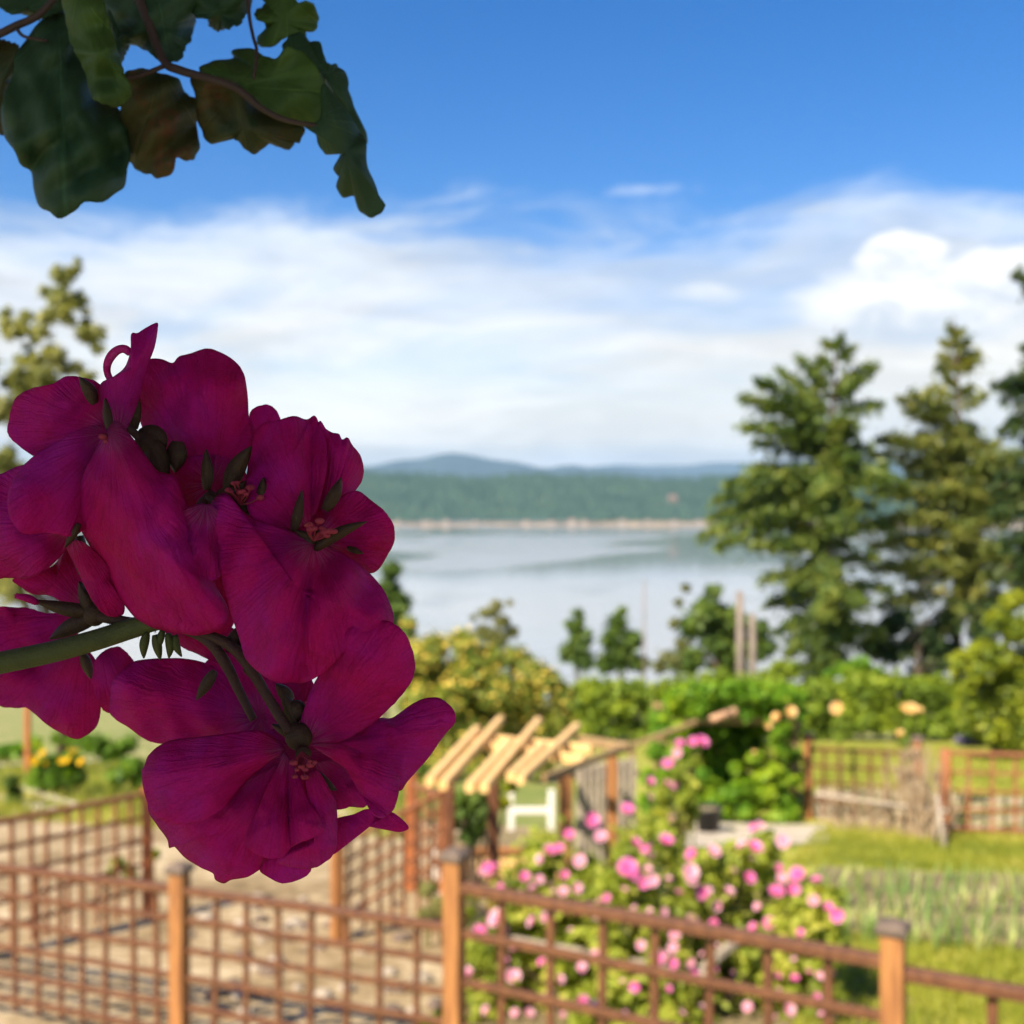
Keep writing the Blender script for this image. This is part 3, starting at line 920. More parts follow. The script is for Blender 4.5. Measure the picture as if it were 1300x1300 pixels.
# roof and back of the arbour: leaves behind and above make the hollow dark
for px, py, r in [(870, 880, 22), (905, 876, 22), (940, 878, 22), (975, 880, 22), (1000, 895, 20)]:
    for dz in (.7, 1.4, 2.0):
        o = P(px, py + 6*dz, DV + dz); vc.append((o.x, o.y, o.z - .1, r/F*DV))
vc += px_clumps([(k, 876 + abs(k-935)*.12, 17) for k in range(858, 1012, 9)], DV - .35, .25, 2)
foliage('foliage', vc, 26000, 0.075, M['vine'], av)
bc = []
for _ in range(95):
    px, py = random.uniform(848, 1008), random.uniform(905, 1040)
    o = P(px, py, DV + 1.9 + random.uniform(-.3, .3)); bc.append((o.x, o.y, o.z, .26))
foliage('inner_foliage', bc, 11000, 0.085, M['vine'], av)
fc = px_clumps([(930, 1010, 14), (945, 1000, 16), (960, 1015, 16), (975, 1005, 16), (990, 1020, 16), (950, 1030, 14), (985, 1036, 12), (970, 985, 12), (920, 1030, 12), (985, 975, 10), (995, 950, 12), (985, 940, 10), (870, 1000, 14), (860, 960, 14), (865, 925, 12), (990, 925, 12), (960, 960, 10), (1000, 1035, 14), (905, 1015, 12), (880, 1010, 12), (890, 985, 10), (878, 950, 10), (905, 1030, 10), (935, 975, 9), (995, 990, 12)], DV - .5, .2, 2)
foliage('lower_foliage', fc, 10500, 0.075, M['vine'], av)


def blossom_mesh(name, r=.05, seed=0, layers=((5, 1.0, .35), (5, .78, .75), (4, .5, 1.15))):
    rd = random.Random(seed)
    b = MB()
    for n, k, ang in layers:
        for i in range(n):
            a = 2*math.pi*i/n + rd.uniform(-.25, .25) + k*2
            tilt = ang + rd.uniform(-.15, .15)
            vs = []
            rows = 4
            for u in range(rows+1):
                t = u/rows
                wid = .62*k*r*math.sin(math.pi*(0.12+0.8*t))**.7
                bend = tilt + .5*t
                rr = k*r*t*math.cos(tilt)*(1-.12*t)
                zz = k*r*t*math.sin(tilt) + k*r*.12*t*t
                for w in (-1, -.35, .35, 1):
                    x = rr; y = w*wid; z = zz + abs(w)*wid*.35
                    vs.append((x*math.cos(a)-y*math.sin(a), x*math.sin(a)+y*math.cos(a), z))
            fs = [(u*4+j, u*4+j+1, u*4+5+j, u*4+4+j) for u in range(rows) for j in range(3)]
            b.add(vs, fs)
    b.ball((0, 0, r*.18), r*.22)
    me = bpy.data.meshes.new(name); me.from_pydata(b.v, [], b.f); me.update()
    me.polygons.foreach_set('use_smooth', [True]*len(me.polygons))
    return me


BL = {}
for k in ('pinkA', 'pinkB', 'peach', 'lily'):
    BL[k] = [blossom_mesh('blossom', .05, s) for s in range(3)]
    for me in BL[k]:
        me.materials.append(M[k])


def put_blossom(p, kind, s, parent, name='blossom', face=None):
    o = bpy.data.objects.new(name, random.choice(BL[kind]))
    COL.objects.link(o)
    o.parent = parent
    o.matrix_parent_inverse = Matrix.Translation(-parent.location)
    o.location = p
    f = Vector(face or (random.gauss(0, .5), -.8 + random.gauss(0, .4), .7)).normalized()
    o.rotation_euler = (f.to_track_quat('Z', 'Y') @ Matrix.Rotation(random.uniform(0, 6.28), 3, 'Z').to_quaternion()).to_euler()
    o.scale = (s, s, s)
    return o


for px, py, s in ((987, 912, 1.9), (1003, 905, 2.1), (975, 922, 1.2), (958, 955, .7)):
    put_blossom(P(px, py, DV - .75), 'peach', s, av)

# climbing poles that lead to the arbour
b = MB(); b.beam(P(803, 946, 16.6), P(884, 916, 17.2), .06, .06); b.tube([P(803, 946, 16.6) + Vector((0, 0, -.02)), gx(803, 16.6)], .04, 8)
tag(b.build('sloping_pole', M['oldpole']), 'weathered pole sloping up to the vine arbour', 'pole')
b = MB(); b.tube([P(903, 913, 17.0), P(930, 904, 17.25)], [.05, .06], 10); b.ball(P(931, 904, 17.25), .07)
tag(b.build('log_end', pmat('pinkish_wood', (0.60, 0.34, 0.20), (0.44, 0.25, 0.14), .8, 6), None, True), 'short round log end sticking out of the arbour vines', 'log')

# pot
pc = gx(899, 16.2) + Vector((0, 0, .03))
pt = thing('plant_pot', pc, 'black plastic plant pot at the foot of the vine arbour', 'pot')
b = MB(); b.lathe(pc, [(.001, 0), (.145, 0), (.19, .31), (.205, .31), (.205, .345), (.185, .345), (.178, .30), (.001, .30)], 28); b.build('pot', M['black'], pt, True)
b = MB(); b.lathe(pc, [(.001, .305), (.176, .303)], 20); b.build('soil', M['soil'], pt)


# ------------------------------------------------------------------ fences
def post(name, p, h, w, mat, parent, cap=True, rot=0.45):
    b = MB()
    d = Vector((math.cos(rot), math.sin(rot), 0))
    b.beam(Vector(p) - Vector((0, 0, .05)), Vector(p) + Vector((0, 0, h)), w, w, up=d, ch=.08)
    o = b.build(name, mat, parent)
    if cap:
        b = MB()
        t = Vector(p) + Vector((0, 0, h + .002))
        c, s = math.cos(rot), math.sin(rot)
        vs = []
        for (k, z) in ((.62, 0), (.66, .012), (.66, .030), (.50, .046), (.10, .062)):
            for a, e in ((-1, -1), (1, -1), (1, 1), (-1, 1)):
                x, y = a*k*w, e*k*w
                vs.append((t.x + x*c - y*s, t.y + x*s + y*c, t.z + z))
        fs = [(3, 2, 1, 0)] + [(i*4+j, i*4+(j+1) % 4, i*4+4+(j+1) % 4, i*4+4+j) for i in range(4) for j in range(4)] + [(16, 17, 18, 19)]
        b.add(vs, fs)
        b.build('post_cap', M['cap'], o)
    return o


def panel(name, a, b_, top_a, top_b, bot, nx, dz, mat, parent, bar=.036, rail=.045):
    """square lattice between two ground points; top_* heights above ground"""
    a, b_ = Vector(a), Vector(b_)
    d = (b_-a); d.z = 0; d.normalize()
    n = Vector((-d.y, d.x, 0))
    m = MB()
    top0, top1 = a + Vector((0, 0, top_a)), b_ + Vector((0, 0, top_b))
    m.beam(top0, top1, rail*1.25, rail)
    k = 1
    while True:
        q = dz*k
        if top_a - q < bot:
            break
        m.beam(top0 - Vector((0, 0, q + random.gauss(0, .006))), top1 - Vector((0, 0, q + random.gauss(0, .006))), rail*.55, rail*.8)
        k += 1
    for i in range(1, nx):
        t = i/nx
        x = a.lerp(b_, t) + n*(rail*.55) + d*random.gauss(0, .008)
        m.beam(x + Vector((0, 0, bot*.6)) + d*random.gauss(0, .012), x + Vector((0, 0, top_a + (top_b-top_a)*t - rail*.51)), bar, bar*.6, up=n)
    return m.build(name, mat, parent)


Rp, Mp, Lp = gx(1134, 4.82), gx(577, 5.87), gx(228, 6.55)
E = Vector((3.6, 3.75, 0)); W = Vector((-4.9, 8.1, G(0, 8.1)))
fn = thing('trellis_fence', (Mp.x, Mp.y, 0), 'nearest cedar trellis fence with orange posts, crossing the bottom of the view', 'fence')
post('fence_post', Rp, 1.235, .095, M['post'], fn, rot=-.5)
post('fence_post', Mp, 1.225, .095, M['post'], fn, rot=-.45)
post('fence_post', Lp, 1.03, .092, M['post'], fn, rot=-.35)
# right of R, R to M, M to L, L leftwards
panel('lattice_panel', Rp, E, 1.075, 1.09, .1, 6, .26, M['lattice'], fn, .042, .052)
panel('lattice_panel', Mp, Rp, 1.09, 1.11, .1, 8, .235, M['lattice'], fn, .040, .052)
panel('lattice_panel', Lp, Mp, .93, .875, .1, 8, .165, M['lattice'], fn, .034, .042)
panel('lattice_panel', W, Lp, .97, .93, .1, 17, .165, M['lattice'], fn, .034, .042)

# left fence behind
Pp = gx(187, 10.36); Pl = Vector((-4.35, 8.3, G(0, 8.3)))
fl = thing('trellis_fence', tuple(Pp), 'middle trellis fence running back to a rusty post under the flower', 'fence')
post('fence_post', Pp, 1.18, .095, M['redpost'], fl, cap=False, rot=.3)
panel('lattice_panel', Pl, Pp, .98, 1.12, .05, 13, .21, M['redlattice'], fl, .034, .04)
post('fence_post', gx(36, 22), 1.35, .1, M['redpost'], fl, cap=False) if False else None

# path fence towards the pergola
Pa, Pb, Pc = gx(428, 9.4), gx(566, 10.1), gx(522, 11.7)
fp = thing('trellis_fence', tuple(Pa), 'rust red trellis fence leading to the pergola', 'fence')
post('fence_post', Pa, 1.0, .09, M['post'], fp, cap=False, rot=.6)
post('fence_post', Pb, 1.20, .085, M['redpost'], fp, cap=False, rot=.6)
panel('lattice_panel', Pa, Pb, .78, 1.17, .1, 8, .15, M['redlattice'], fp, .03, .034)
post('fence_post', Pc, 1.20, .09, M['redpost'], fp, cap=False, rot=.4)
panel('lattice_panel', Pb, Pc, 1.1, 1.1, .1, 6, .2, M['redlattice'], fp, .03, .034)

# far right fence
Fa, Fb, Fc, Fe = gx(1026, 17.9), gx(1165, 16.6), gx(1200, 15.9), Vector((8.6, 15.2, G(0, 15.2)))
ff = thing('trellis_fence', tuple(Fa), 'far trellis fence at the right, before the lawn and hedge', 'fence')
post('fence_post', Fa, 1.30, .12, M['post'], ff, cap=True, rot=-.5)
post('fence_post', Fb, 1.30, .12, M['redlattice'], ff, cap=True, rot=-.5)
post('fence_post', Fc, 1.20, .15, M['redpost'], ff, cap=False, rot=-.4)
panel('lattice_panel', Fa, Fb, 1.10, 1.10, .1, 7, .26, M['lattice'], ff, .045, .05)
panel('lattice_panel', Fc, Fe, 1.16, 1.12, .1, 9, .26, M['redlattice'], ff, .045, .05)
b = MB()
n_ = Vector((0.3, -.25, 0))
for k in range(4):
    b.beam(Fa + n_*.4 + Vector((0, 0, .08 + .13*k)), Fe + n_*.4 + Vector((0, 0, .08 + .13*k)), .02, .10)
b.build('base_board', M['greywood'], ff)

# dry canes tied on that fence
dc = thing('dry_canes', gx(1120, 16.4), 'bare dry berry canes tied along the far trellis fence', 'canes')
b = MB()
for _ in range(120):
    px = random.choice([random.uniform(1042, 1200), random.gauss(1165, 16)])
    dd = 17.6 - (px-1026)/174*1.9 - random.uniform(.2, .6)
    g_ = gx(px, dd)
    hh = random.uniform(.4, 1.35) if px > 1120 else random.uniform(.3, .75)
    tp = g_ + Vector((random.gauss(0, .12), random.gauss(0, .08), hh))
    b.tube([g_, g_.lerp(tp, .5) + Vector((random.gauss(0, .06), 0, 0)), tp], [.014, .011, .005], 5)
b.build('stalks', M['dry'], dc)
b = MB(); b.tube([P(1036, 1008, 16.6), P(1120, 1020, 16.0), P(1204, 1030, 15.3)], [.03, .03, .025], 8); b.build('tie_pole', M['greywood'], dc)
ck = px_clumps([(1160, 960, 12), (1150, 985, 14), (1170, 1000, 14), (1120, 1030, 10), (1190, 985, 10)], 16.0, .2, 2)
foliage('dry_leaves', ck, 700, .05, M['dry'], dc)
b = MB()
b.tube([gx(1200, 14.6) + Vector((0, 0, -.03)), P(1190, 1010, 14.9)], [.035, .028], 8)
b.tube([gx(1187, 14.9), P(1192, 1015, 14.85)], [.028, .02], 8)
tag(b.build('forked_stake', M['greywood'], None, True), 'pale forked stake leaning on the far fence', 'stake')
put = put_blossom
# roses on the far posts
rz = thing('climbing_rose', gx(1150, 17.2), 'sparse climbing rose with peach blooms on the far fence post', 'rose')
b = MB()
for px, py, s in ((1156, 901, 2.1), (1147, 900, 1.5), (1165, 902, 1.5), (1062, 900, 2.2), (1143, 932, 1.3)):
    e = P(px, py, 17.0); g_ = gx(1150 if px > 1100 else 1066, 17.2)
    b.tube([g_, g_.lerp(e, .5) + Vector((.05, 0, 0)), e], [.014, .011, .006], 5)
    put_blossom(e, 'peach', s, rz)
b.build('cane', M['cane'], rz)
foliage('foliage', px_clumps([(1155, 920, 8), (1062, 915, 8), (1150, 940, 10), (1064, 935, 8)], 17.0, .1), 260, .06, M['hedge'], rz)

# lavender row before the hedge
lv = foliage('lavender', px_clumps([(px, 940, 8) for px in range(1222, 1300, 9)], 33.0, .2), 1500, .1, M['lavender'])
tag(lv, 'low strip of purple lavender below the lime shrub', 'lavender')

# ------------------------------------------------------------------ pergola
HP = 2.2                       # its top lies this far below the eye


def pt_top(px, py, dz=0.0):
    d = F*(HP - dz)/(py-650)
    return Vector(((px-650)/F*d, d, CAMZ - HP + dz))


pg = thing('pergola', gx(640, 10.6), 'pergola of pale new slats on brown posts in the garden', 'pergola')
for a, c in (((545, 993), (606, 926)), ((562, 997), (636, 913)), ((596, 1000), (650, 940)), ((614, 1000), (684, 915)), ((648, 986), (690, 946)), ((660, 990), (733, 922))):
    b = MB(); b.beam(pt_top(*a, .05), pt_top(*c, .05), .07, .075); b.build('slat', M['newwood'], pg)
for a, c in (((600, 936), (752, 952)), ((618, 947), (742, 966))):
    b = MB(); b.beam(pt_top(*a, -.03), pt_top(*c, -.03), .075, .085); b.build('beam', M['newwood'], pg)
b = MB(); b.beam(pt_top(690, 988, -.03), pt_top(795, 949, -.03), .05, .06); b.build('beam', M['oldpole'], pg)
b = MB(); b.beam(pt_top(735, 939, -.03), pt_top(800, 950, -.03), .08, .09); b.build('beam', M['oldpole'], pg)
for px, py, w in ((718, 985, .115), (777, 958, .10), (626, 985, .10), (570, 985, .10)):
    tp = pt_top(px, py, -.08)
    b = MB(); b.beam(Vector((tp.x, tp.y, G(0, tp.y) - .05)), tp, w, w); b.build('post', M['post'] if px > 700 else M['lattice'], pg)
# climber beneath
cv = thing('climbing_plant', gx(605, 11.2), 'dark green climber growing up under the pergola slats', 'climber')
foliage('foliage', px_clumps([(592, 1015, 18), (605, 1035, 20), (580, 1035, 16), (620, 1015, 14), (640, 975, 9), (655, 960, 8), (648, 985, 10), (600, 1055, 16), (628, 1000, 12)], 11.2, .3, 2), 3600, .07, M['bush'], cv)
foliage('foliage', px_clumps([(652, 955, 7), (645, 970, 8), (648, 1000, 8), (640, 1020, 8)], 10.4, .15, 2), 520, .06, M['lime'], cv)
b = MB()
for px in (588, 602, 618, 640):
    b.tube([gx(605, 11.2), P(px, 1040, 11.2), P(px+8, 985, 11.1)], [.02, .014, .006], 5)
b.build('stem', M['bark'], cv)
# grey screen
b = MB()
for k in range(9):
    px = 736 + k*8.4
    dd = 12.0 + k*.04
    b.beam(Vector((gx(px, dd).x, dd, G(0, dd) + .02)), P(px, 972 - k*1.2, dd), .066, .02, up=Vector((0, 1, 0)))
sc_ = thing('board_screen', gx(770, 12.1), 'grey weathered board screen beside the pergola posts', 'screen')
b.build('boards', M['greywood'], sc_)
for z in (985, 1050):
    b = MB(); b.beam(P(730, z, 12.06), P(812, z-3, 12.4), .03, .06); b.build('rail', M['oldpole'], sc_)
# white frame
dF = 13.6
fwr = thing('window_frame', gx(668, dF), 'open white wooden window frame standing under the pergola', 'frame')
for a, c, nm in (((648, 1003), (650, 1090), 'stile'), ((700, 1003), (699, 1090), 'stile'), ((653, 1087), (696, 1087), 'rail'), ((653, 1029), (696, 1029), 'rail')):
    b = MB(); b.beam(P(*a, dF), P(*c, dF), .075, .05, up=Vector((0, 1, 0))); b.build(nm, M['white'], fwr)
for px in (650, 699):
    b = MB(); b.beam(P(px, 1090, dF), gx(px, dF), .06, .045, up=Vector((0, 1, 0))); b.build('foot', M['white'], fwr)
# raised bed
rb_ = thing('raised_bed', gx(640, 12.4), 'cedar raised bed with upright boards left of the roses', 'raised bed')
b = MB(); y_ = 12.4
for k in range(15):
    x_ = gx(586, y_).x + k*.075
    b.beam((x_, y_ + .02, G(0, y_) - .05), (x_, y_ + .02, G(0, y_) + .30), .066, .025, up=Vector((0, 1, 0)))
b.build('boards', M['newwood'], rb_)
b = MB(); b.beam((gx(582, y_).x, y_, G(0, y_) + .32), (gx(720, y_).x, y_, G(0, y_) + .32), .11, .045); b.build('top_board', M['post'], rb_)
b = MB(); b.beam((gx(586, y_).x, y_ + .5, G(0, y_) + .24), (gx(716, y_).x, y_ + .5, G(0, y_) + .24), .9, .05); b.build('soil', M['soil'], rb_)
# white stake, dark knob
g_ = gp(557, 1142)
b = MB(); b.beam(g_ + Vector((.02, 0, -.05)), P(550, 1080, g_.y), .075, .04, up=Vector((0, 1, 0))); tag(b.build('white_stake', M['white']), 'short white stake leaning just left of the middle fence post', 'stake')

# ------------------------------------------------------------------ roses
ROSES = [(751, 1042, 1.3, 0), (763, 1064, 1.2, 1), (723, 1061, 1, 0), (697, 1081, 1.2, 0), (710, 1078, 1, 0), (737, 1094, 1.1, 1), (796, 1030, 1.1, 0), (806, 1071, 1, 0), (818, 1078, .8, 0), (845, 1069, 1.4, 0), (796, 1104, 1.5, 0), (804, 1112, 1.1, 0), (879, 1087, 1.3, 0), (876, 1108, 1.4, 0), (827, 1118, 1, 1), (893, 1133, 1.1, 0),
         (665, 1114, 1.1, 0), (684, 1118, .9, 0), (635, 1130, 1.1, 0), (620, 1104, 1, 0), (628, 1100, .7, 0), (715, 1133, .9, 1), (732, 1128, .9, 1), (633, 1168, 1.5, 1), (637, 1180, 1.2, 1), (609, 1184, 1.1, 0), (677, 1171, 1.2, 1), (692, 1166, .9, 0), (697, 1178, .9, 1), (755, 1161, .8, 1), (777, 1165, .9, 0), (841, 1158, .7, 1), (877, 1170, 1.2, 1),
         (832, 1217, 1.4, 0), (853, 1223, .9, 0), (855, 1203, .9, 0), (651, 1241, 1.2, 1), (639, 1220, .8, 0), (689, 1223, .7, 0), (739, 1230, .8, 1), (710, 1244, .9, 0), (739, 1272, 1.1, 0), (756, 1280, 1, 1), (594, 1237, 1, 1), (654, 1286, .8, 1), (671, 1287, .8, 0), (618, 1284, .8, 0), (848, 1256, .6, 0), (877, 1223, .8, 1),
         (964, 1050, .9, 1), (957, 1052, .8, 0), (943, 1075, 1.2, 1), (957, 1078, 1.4, 0), (994, 1069, 1.2, 0), (905, 1083, 1.3, 0), (878, 1120, 1, 0), (950, 1116, 1.2, 0), (992, 1116, 1, 0), (1013, 1111, 1.2, 0), (1037, 1120, 1.1, 0), (985, 1135, 1.2, 0), (1007, 1130, 1.1, 0), (1032, 1144, 1.1, 1), (1051, 1154, 1, 0), (1063, 1163, 1.1, 0),
         (897, 1132, .9, 0), (924, 1133, 1, 1), (912, 1151, 1, 1), (880, 1182, .9, 1), (978, 1173, 1.1, 0), (957, 1178, .9, 0), (1016, 1185, .8, 0), (999, 1201, 1.2, 0), (1016, 1203, 1, 0), (1049, 1210, .8, 0), (985, 1239, 1, 0), (1009, 1243, .8, 0), (905, 1230, .9, 0), (880, 1238, .8, 0), (949, 1279, .9, 0), (1001, 1282, 1, 0), (1078, 1282, .8, 0), (1027, 1236, .7, 0), (770, 1140, .7, 0), (862, 1135, .8, 0)]
rs = thing('rose_bush', gx(820, 7.4), 'big rose bush full of pink blooms behind the near fence', 'rose bush')


def rdepth(px, py):
    return 7.25 + 0.0016*(1200-py) + 0.25*math.sin(px/47.0)


cl = []
for _ in range(430):
    px = random.uniform(585, 1065)
    tp = 1062 + 60*abs((px-840)/240)**2 + 18*math.sin(px/23.0)
    if px < 660: tp = max(tp, 1120)
    py = random.uniform(tp, 1330)
    o = P(px, py, rdepth(px, py) + random.uniform(-.12, .75))
    cl.append((o.x, o.y, o.z, random.uniform(.07, .15)))
foliage('foliage', cl, 30000, .040, M['rose'], rs, shell=.6)
b = MB()
for px, py, s, k in ROSES:
    e = P(px, py, rdepth(px, py))
    g_ = gx(px*.55 + 830*.45, 7.5) + Vector((random.uniform(-.2, .2), random.uniform(-.1, .4), 0))
    mid = g_.lerp(e, .6) + Vector((random.gauss(0, .06), .06, .10))
    b.tube([g_, mid, e], [.011, .008, .004], 5)
b.build('canes', M['cane'], rs)
for px, py, s, k in ROSES:
    put_blossom(P(px, py, rdepth(px, py) - .20), 'pinkB' if k or random.random() < .25 else 'pinkA', s*random.uniform(.74, .98), rs)
for _ in range(12):
    px, py = random.uniform(610, 1050), random.uniform(1090, 1290)
    put_blossom(P(px, py, rdepth(px, py) - .18), random.choice(('pinkB', 'pinkA')), random.uniform(.6, .85), rs)
bb_ = MB()
for _ in range(70):
    px, py = random.uniform(600, 1060), random.uniform(1075, 1295)
    if py < 1075 + 60*abs((px-840)/240)**2 or (px < 660 and py < 1120):
        continue
    me_ = random.choice(BL['pinkB']); q_ = P(px, py, rdepth(px, py) - random.uniform(.1, .22)); k_ = random.uniform(.4, .6)
    ro_ = Matrix.Rotation(random.uniform(0, 6), 3, 'Z') @ Matrix.Rotation(random.uniform(.3, 1.1), 3, 'X')
    bb_.add([q_ + (ro_ @ v.co)*k_ for v in me_.vertices], [tuple(p.vertices) for p in me_.polygons])
bo_ = bb_.build('small_blossoms', M['pinkB'], rs, True); bo_['kind'] = 'stuff'
tr_ = thing('rose_bush', gx(862, 9.4), 'taller leggy pink rose standing before the dark arbour hollow', 'rose bush')
TR = [(890, 943, 1.5, 0), (880, 942, 1.1, 0), (862, 945, 1.0, 0), (860, 957, 1.1, 1), (848, 971, 1.3, 0), (825, 993, 1.1, 0), (845, 995, .9, 0), (857, 998, 1.1, 1), (853, 1043, 1.3, 1), (874, 979, .9, 0), (824, 1012, .8, 1)]
b = MB()
for px, py, s, k in TR:
    e = P(px, py, 9.3)
    g_ = gx(862, 9.4) + Vector((random.uniform(-.1, .1), 0, 0))
    b.tube([g_, g_.lerp(e, .55) + Vector((random.gauss(0, .05), 0, .05)), e], [.012, .009, .005], 5)
    put_blossom(e, 'pinkB' if k else 'pinkA', s*.86, tr_)
b.build('canes', M['cane'], tr_)
foliage('foliage', px_clumps([(870, 975, 10), (882, 965, 8), (862, 985, 12), (878, 1000, 14), (868, 1015, 14), (880, 1030, 12), (850, 1010, 13), (838, 1010, 12), (845, 1030, 14), (868, 1045, 14), (832, 1035, 10), (855, 1060, 16)], 9.4, .2, 2), 1900, .05, M['rose'], tr_)

# weathered rails inside the rose bush
rw = thing('weathered_rail', gx(760, 7.15), 'grey weathered rail threading through the rose bush', 'rail')
b = MB(); b.beam(P(632, 1190, 7.35), P(905, 1240, 6.98), .04, .05); b.build('beam', M['greywood'], rw)
b = MB(); b.beam(P(868, 1250, 6.98), P(948, 1183, 7.2), .04, .05); b.build('brace', M['greywood'], rw)
for px in (700, 860):
    b = MB()
    d_ = 7.36 if px == 700 else 7.1
    b.beam(gx(px, d_) - Vector((0, 0, .03)), P(px, 1205 if px == 700 else 1236, d_), .07, .07)
    b.build('post', M['greywood'], rw)

# ------------------------------------------------------------------ vegetables and ground plants
for (a, c, n, lab) in (((1075, 1200), (1345, 1222), 15, 'front'), ((1040, 1178), (1345, 1196), 18, 'second'), ((1035, 1152), (1345, 1166), 20, 'third'), ((1040, 1130), (1345, 1140), 22, 'back')):
    A_, B_ = gp(*a), gp(*c)
    names = {'front': 'leafy onion plant in the front row, nearest the fence', 'second': 'leafy onion plant in the second row of the bed',
             'third': 'leafy onion plant in the third row of the bed', 'back': 'leafy onion plant in the back row, nearest the dry canes'}
    for i in range(n):
        c_ = A_.lerp(B_, i/(n-1)) + Vector((random.gauss(0, .02), random.gauss(0, .03), 0))
        c_.z = G(0, c_.y) + .01
        vs, qs = [], []
        for k in range(9):
            az_ = random.uniform(0, 6.28); L = random.uniform(.20, .34); lean = random.uniform(.12, .5)
            o_ = len(vs)
            dx, dy_ = math.cos(az_), math.sin(az_)
            for s_ in range(4):
                t_ = s_/3
                w_ = .017*(1-t_*.85)
                q = c_ + Vector((dx, dy_, 0))*L*lean*t_**1.7 + Vector((0, 0, L*(t_ - .35*lean*t_*t_)))
                vs += [q + Vector((-dy_, dx, 0))*w_, q - Vector((-dy_, dx, 0))*w_]
            qs += [(o_+2*s_, o_+2*s_+1, o_+2*s_+3, o_+2*s_+2) for s_ in range(3)]
        me = bpy.data.meshes.new('onion_plant'); me.from_pydata([tuple(q) for q in vs], [], qs); me.update()
        tag(link('onion_plant', me, M['onion']), names[lab], 'onion', 'onion plants, %s row' % lab)


def grass_patch(name, corners, n, h, mat):
    a, b_, c, d = [np.array(k[:2], float) for k in corners]
    u, v = RNG.random(n)[:, None], RNG.random(n)[:, None]
    p = (a*(1-u)+b_*u)*(1-v) + (d*(1-u)+c*u)*v
    z = np.where(p[:, 1] < 6, 0, -.15*(p[:, 1]-6))
    az_ = RNG.random(n)*6.283
    hh = h*(.5+RNG.random(n))
    w = .006 + hh*.06
    base = np.stack([p[:, 0], p[:, 1], z], 1)
    sd = np.stack([np.cos(az_)*w, np.sin(az_)*w, np.zeros(n)], 1)
    tip = base + np.stack([RNG.normal(size=n)*hh*.4, RNG.normal(size=n)*hh*.4, hh], 1)
    vv = np.stack([base-sd, base+sd, tip], 1).reshape(-1, 3)
    tag(link(name, np_mesh(name, vv, np.arange(n*3).reshape(n, 3)), mat), kind='stuff')


grass_patch('grass', [(1.6, 6.3), (6.5, 6.3), (5.6, 8.3), (2.0, 10.0)], 22000, .07, M['grass'])
grass_patch('grass', [(3.2, 13.3), (7.5, 12.3), (9.5, 15.4), (4.4, 16.5)], 16000, .08, M['grass'])
grass_patch('grass', [(4.5, 18.2), (10, 16.5), (20, 40), (8, 40)], 18000, .12, M['grass'])
grass_patch('grass', [(-9, 18), (-1.5, 15.5), (-1.5, 30), (-16, 32)], 16000, .16, M['grass'])
grass_patch('grass', [(3.0, 10.0), (5.5, 8.6), (6.8, 12.2), (3.7, 13.1)], 500, .05, M['grass'])

# left-hand beds
D = 21.5
ly = thing('lily_clump', gx(72, D), 'round green clump topped with yellow lilies, beside the sandy path', 'lily')
foliage('foliage', px_clumps([(58, 975, 14), (80, 980, 16), (70, 990, 16), (95, 985, 12), (50, 992, 12), (90, 962, 10), (64, 965, 10)], D, .3, 2), 2600, .11, M['herb'], ly, long=3.0)
for px, py, s in ((42, 966, 3.2), (55, 957, 2.2), (92, 957, 3.6), (88, 966, 2.6), (104, 968, 2.4), (78, 966, 2), (60, 970, 2)):
    put_blossom(P(px, py, D - .4), 'lily', s*.72, ly)
for i, (lst, dd, mt, lab, n) in enumerate((
        ([(5, 950, 14), (25, 948, 14), (45, 945, 12), (-20, 950, 16)], 30, 'vine', 'dark green low row of plants at the left edge', 1500),
        ([(120, 945, 16), (140, 952, 18), (100, 940, 14), (160, 945, 14), (75, 938, 12)], 27, 'herb', 'fresh green leafy row behind the yellow lilies', 2600),
        ([(150, 985, 14), (165, 975, 16), (180, 985, 16), (200, 978, 14), (215, 990, 14)], 21.5, 'herb', 'green leafy plant right of the yellow lilies', 2600),
        ([(16, 1005, 8), (18, 1018, 9), (14, 992, 8)], 19.5, 'bush', 'small dark weed in the pale path at left', 380),
        ([(235, 960, 16), (260, 970, 18), (285, 960, 16), (190, 930, 14), (215, 935, 14)], 26, 'hedge', 'mixed green plants low behind the flower', 2000),
        ([(150, 1095, 9), (165, 1105, 10), (140, 1110, 8), (195, 1085, 8)], 12.2, 'lime', 'pale green weeds around the rusty fence post', 700),
        ([(545, 1130, 12), (560, 1150, 12), (540, 1160, 10)], 9.2, 'grey', 'grey green tuft beside the white stake', 700),
        ([(560, 1292, 12), (548, 1300, 12)], 6.9, 'lime', 'lime green tuft at the foot of the middle fence post', 500),
        ([(510, 945, 18), (530, 975, 16), (545, 1000, 14), (520, 1010, 12)], 17, 'bush', 'green plants behind the rust red trellis', 1700))):
    xs = [k[0] for k in lst]
    o = thing('leafy_plant', gx(sum(xs)/len(xs), dd), lab, 'plant')
    foliage('foliage', px_clumps(lst, dd, .2, 2), n, .10 if dd > 18 else .045, M[mt], o, long=2.0)
    b = MB()
    for px, py, r in lst:
        b.tube([gx(px, dd), P(px, py, dd)], [.012, .006], 5)
    b.build('stem', M['cane'], o)
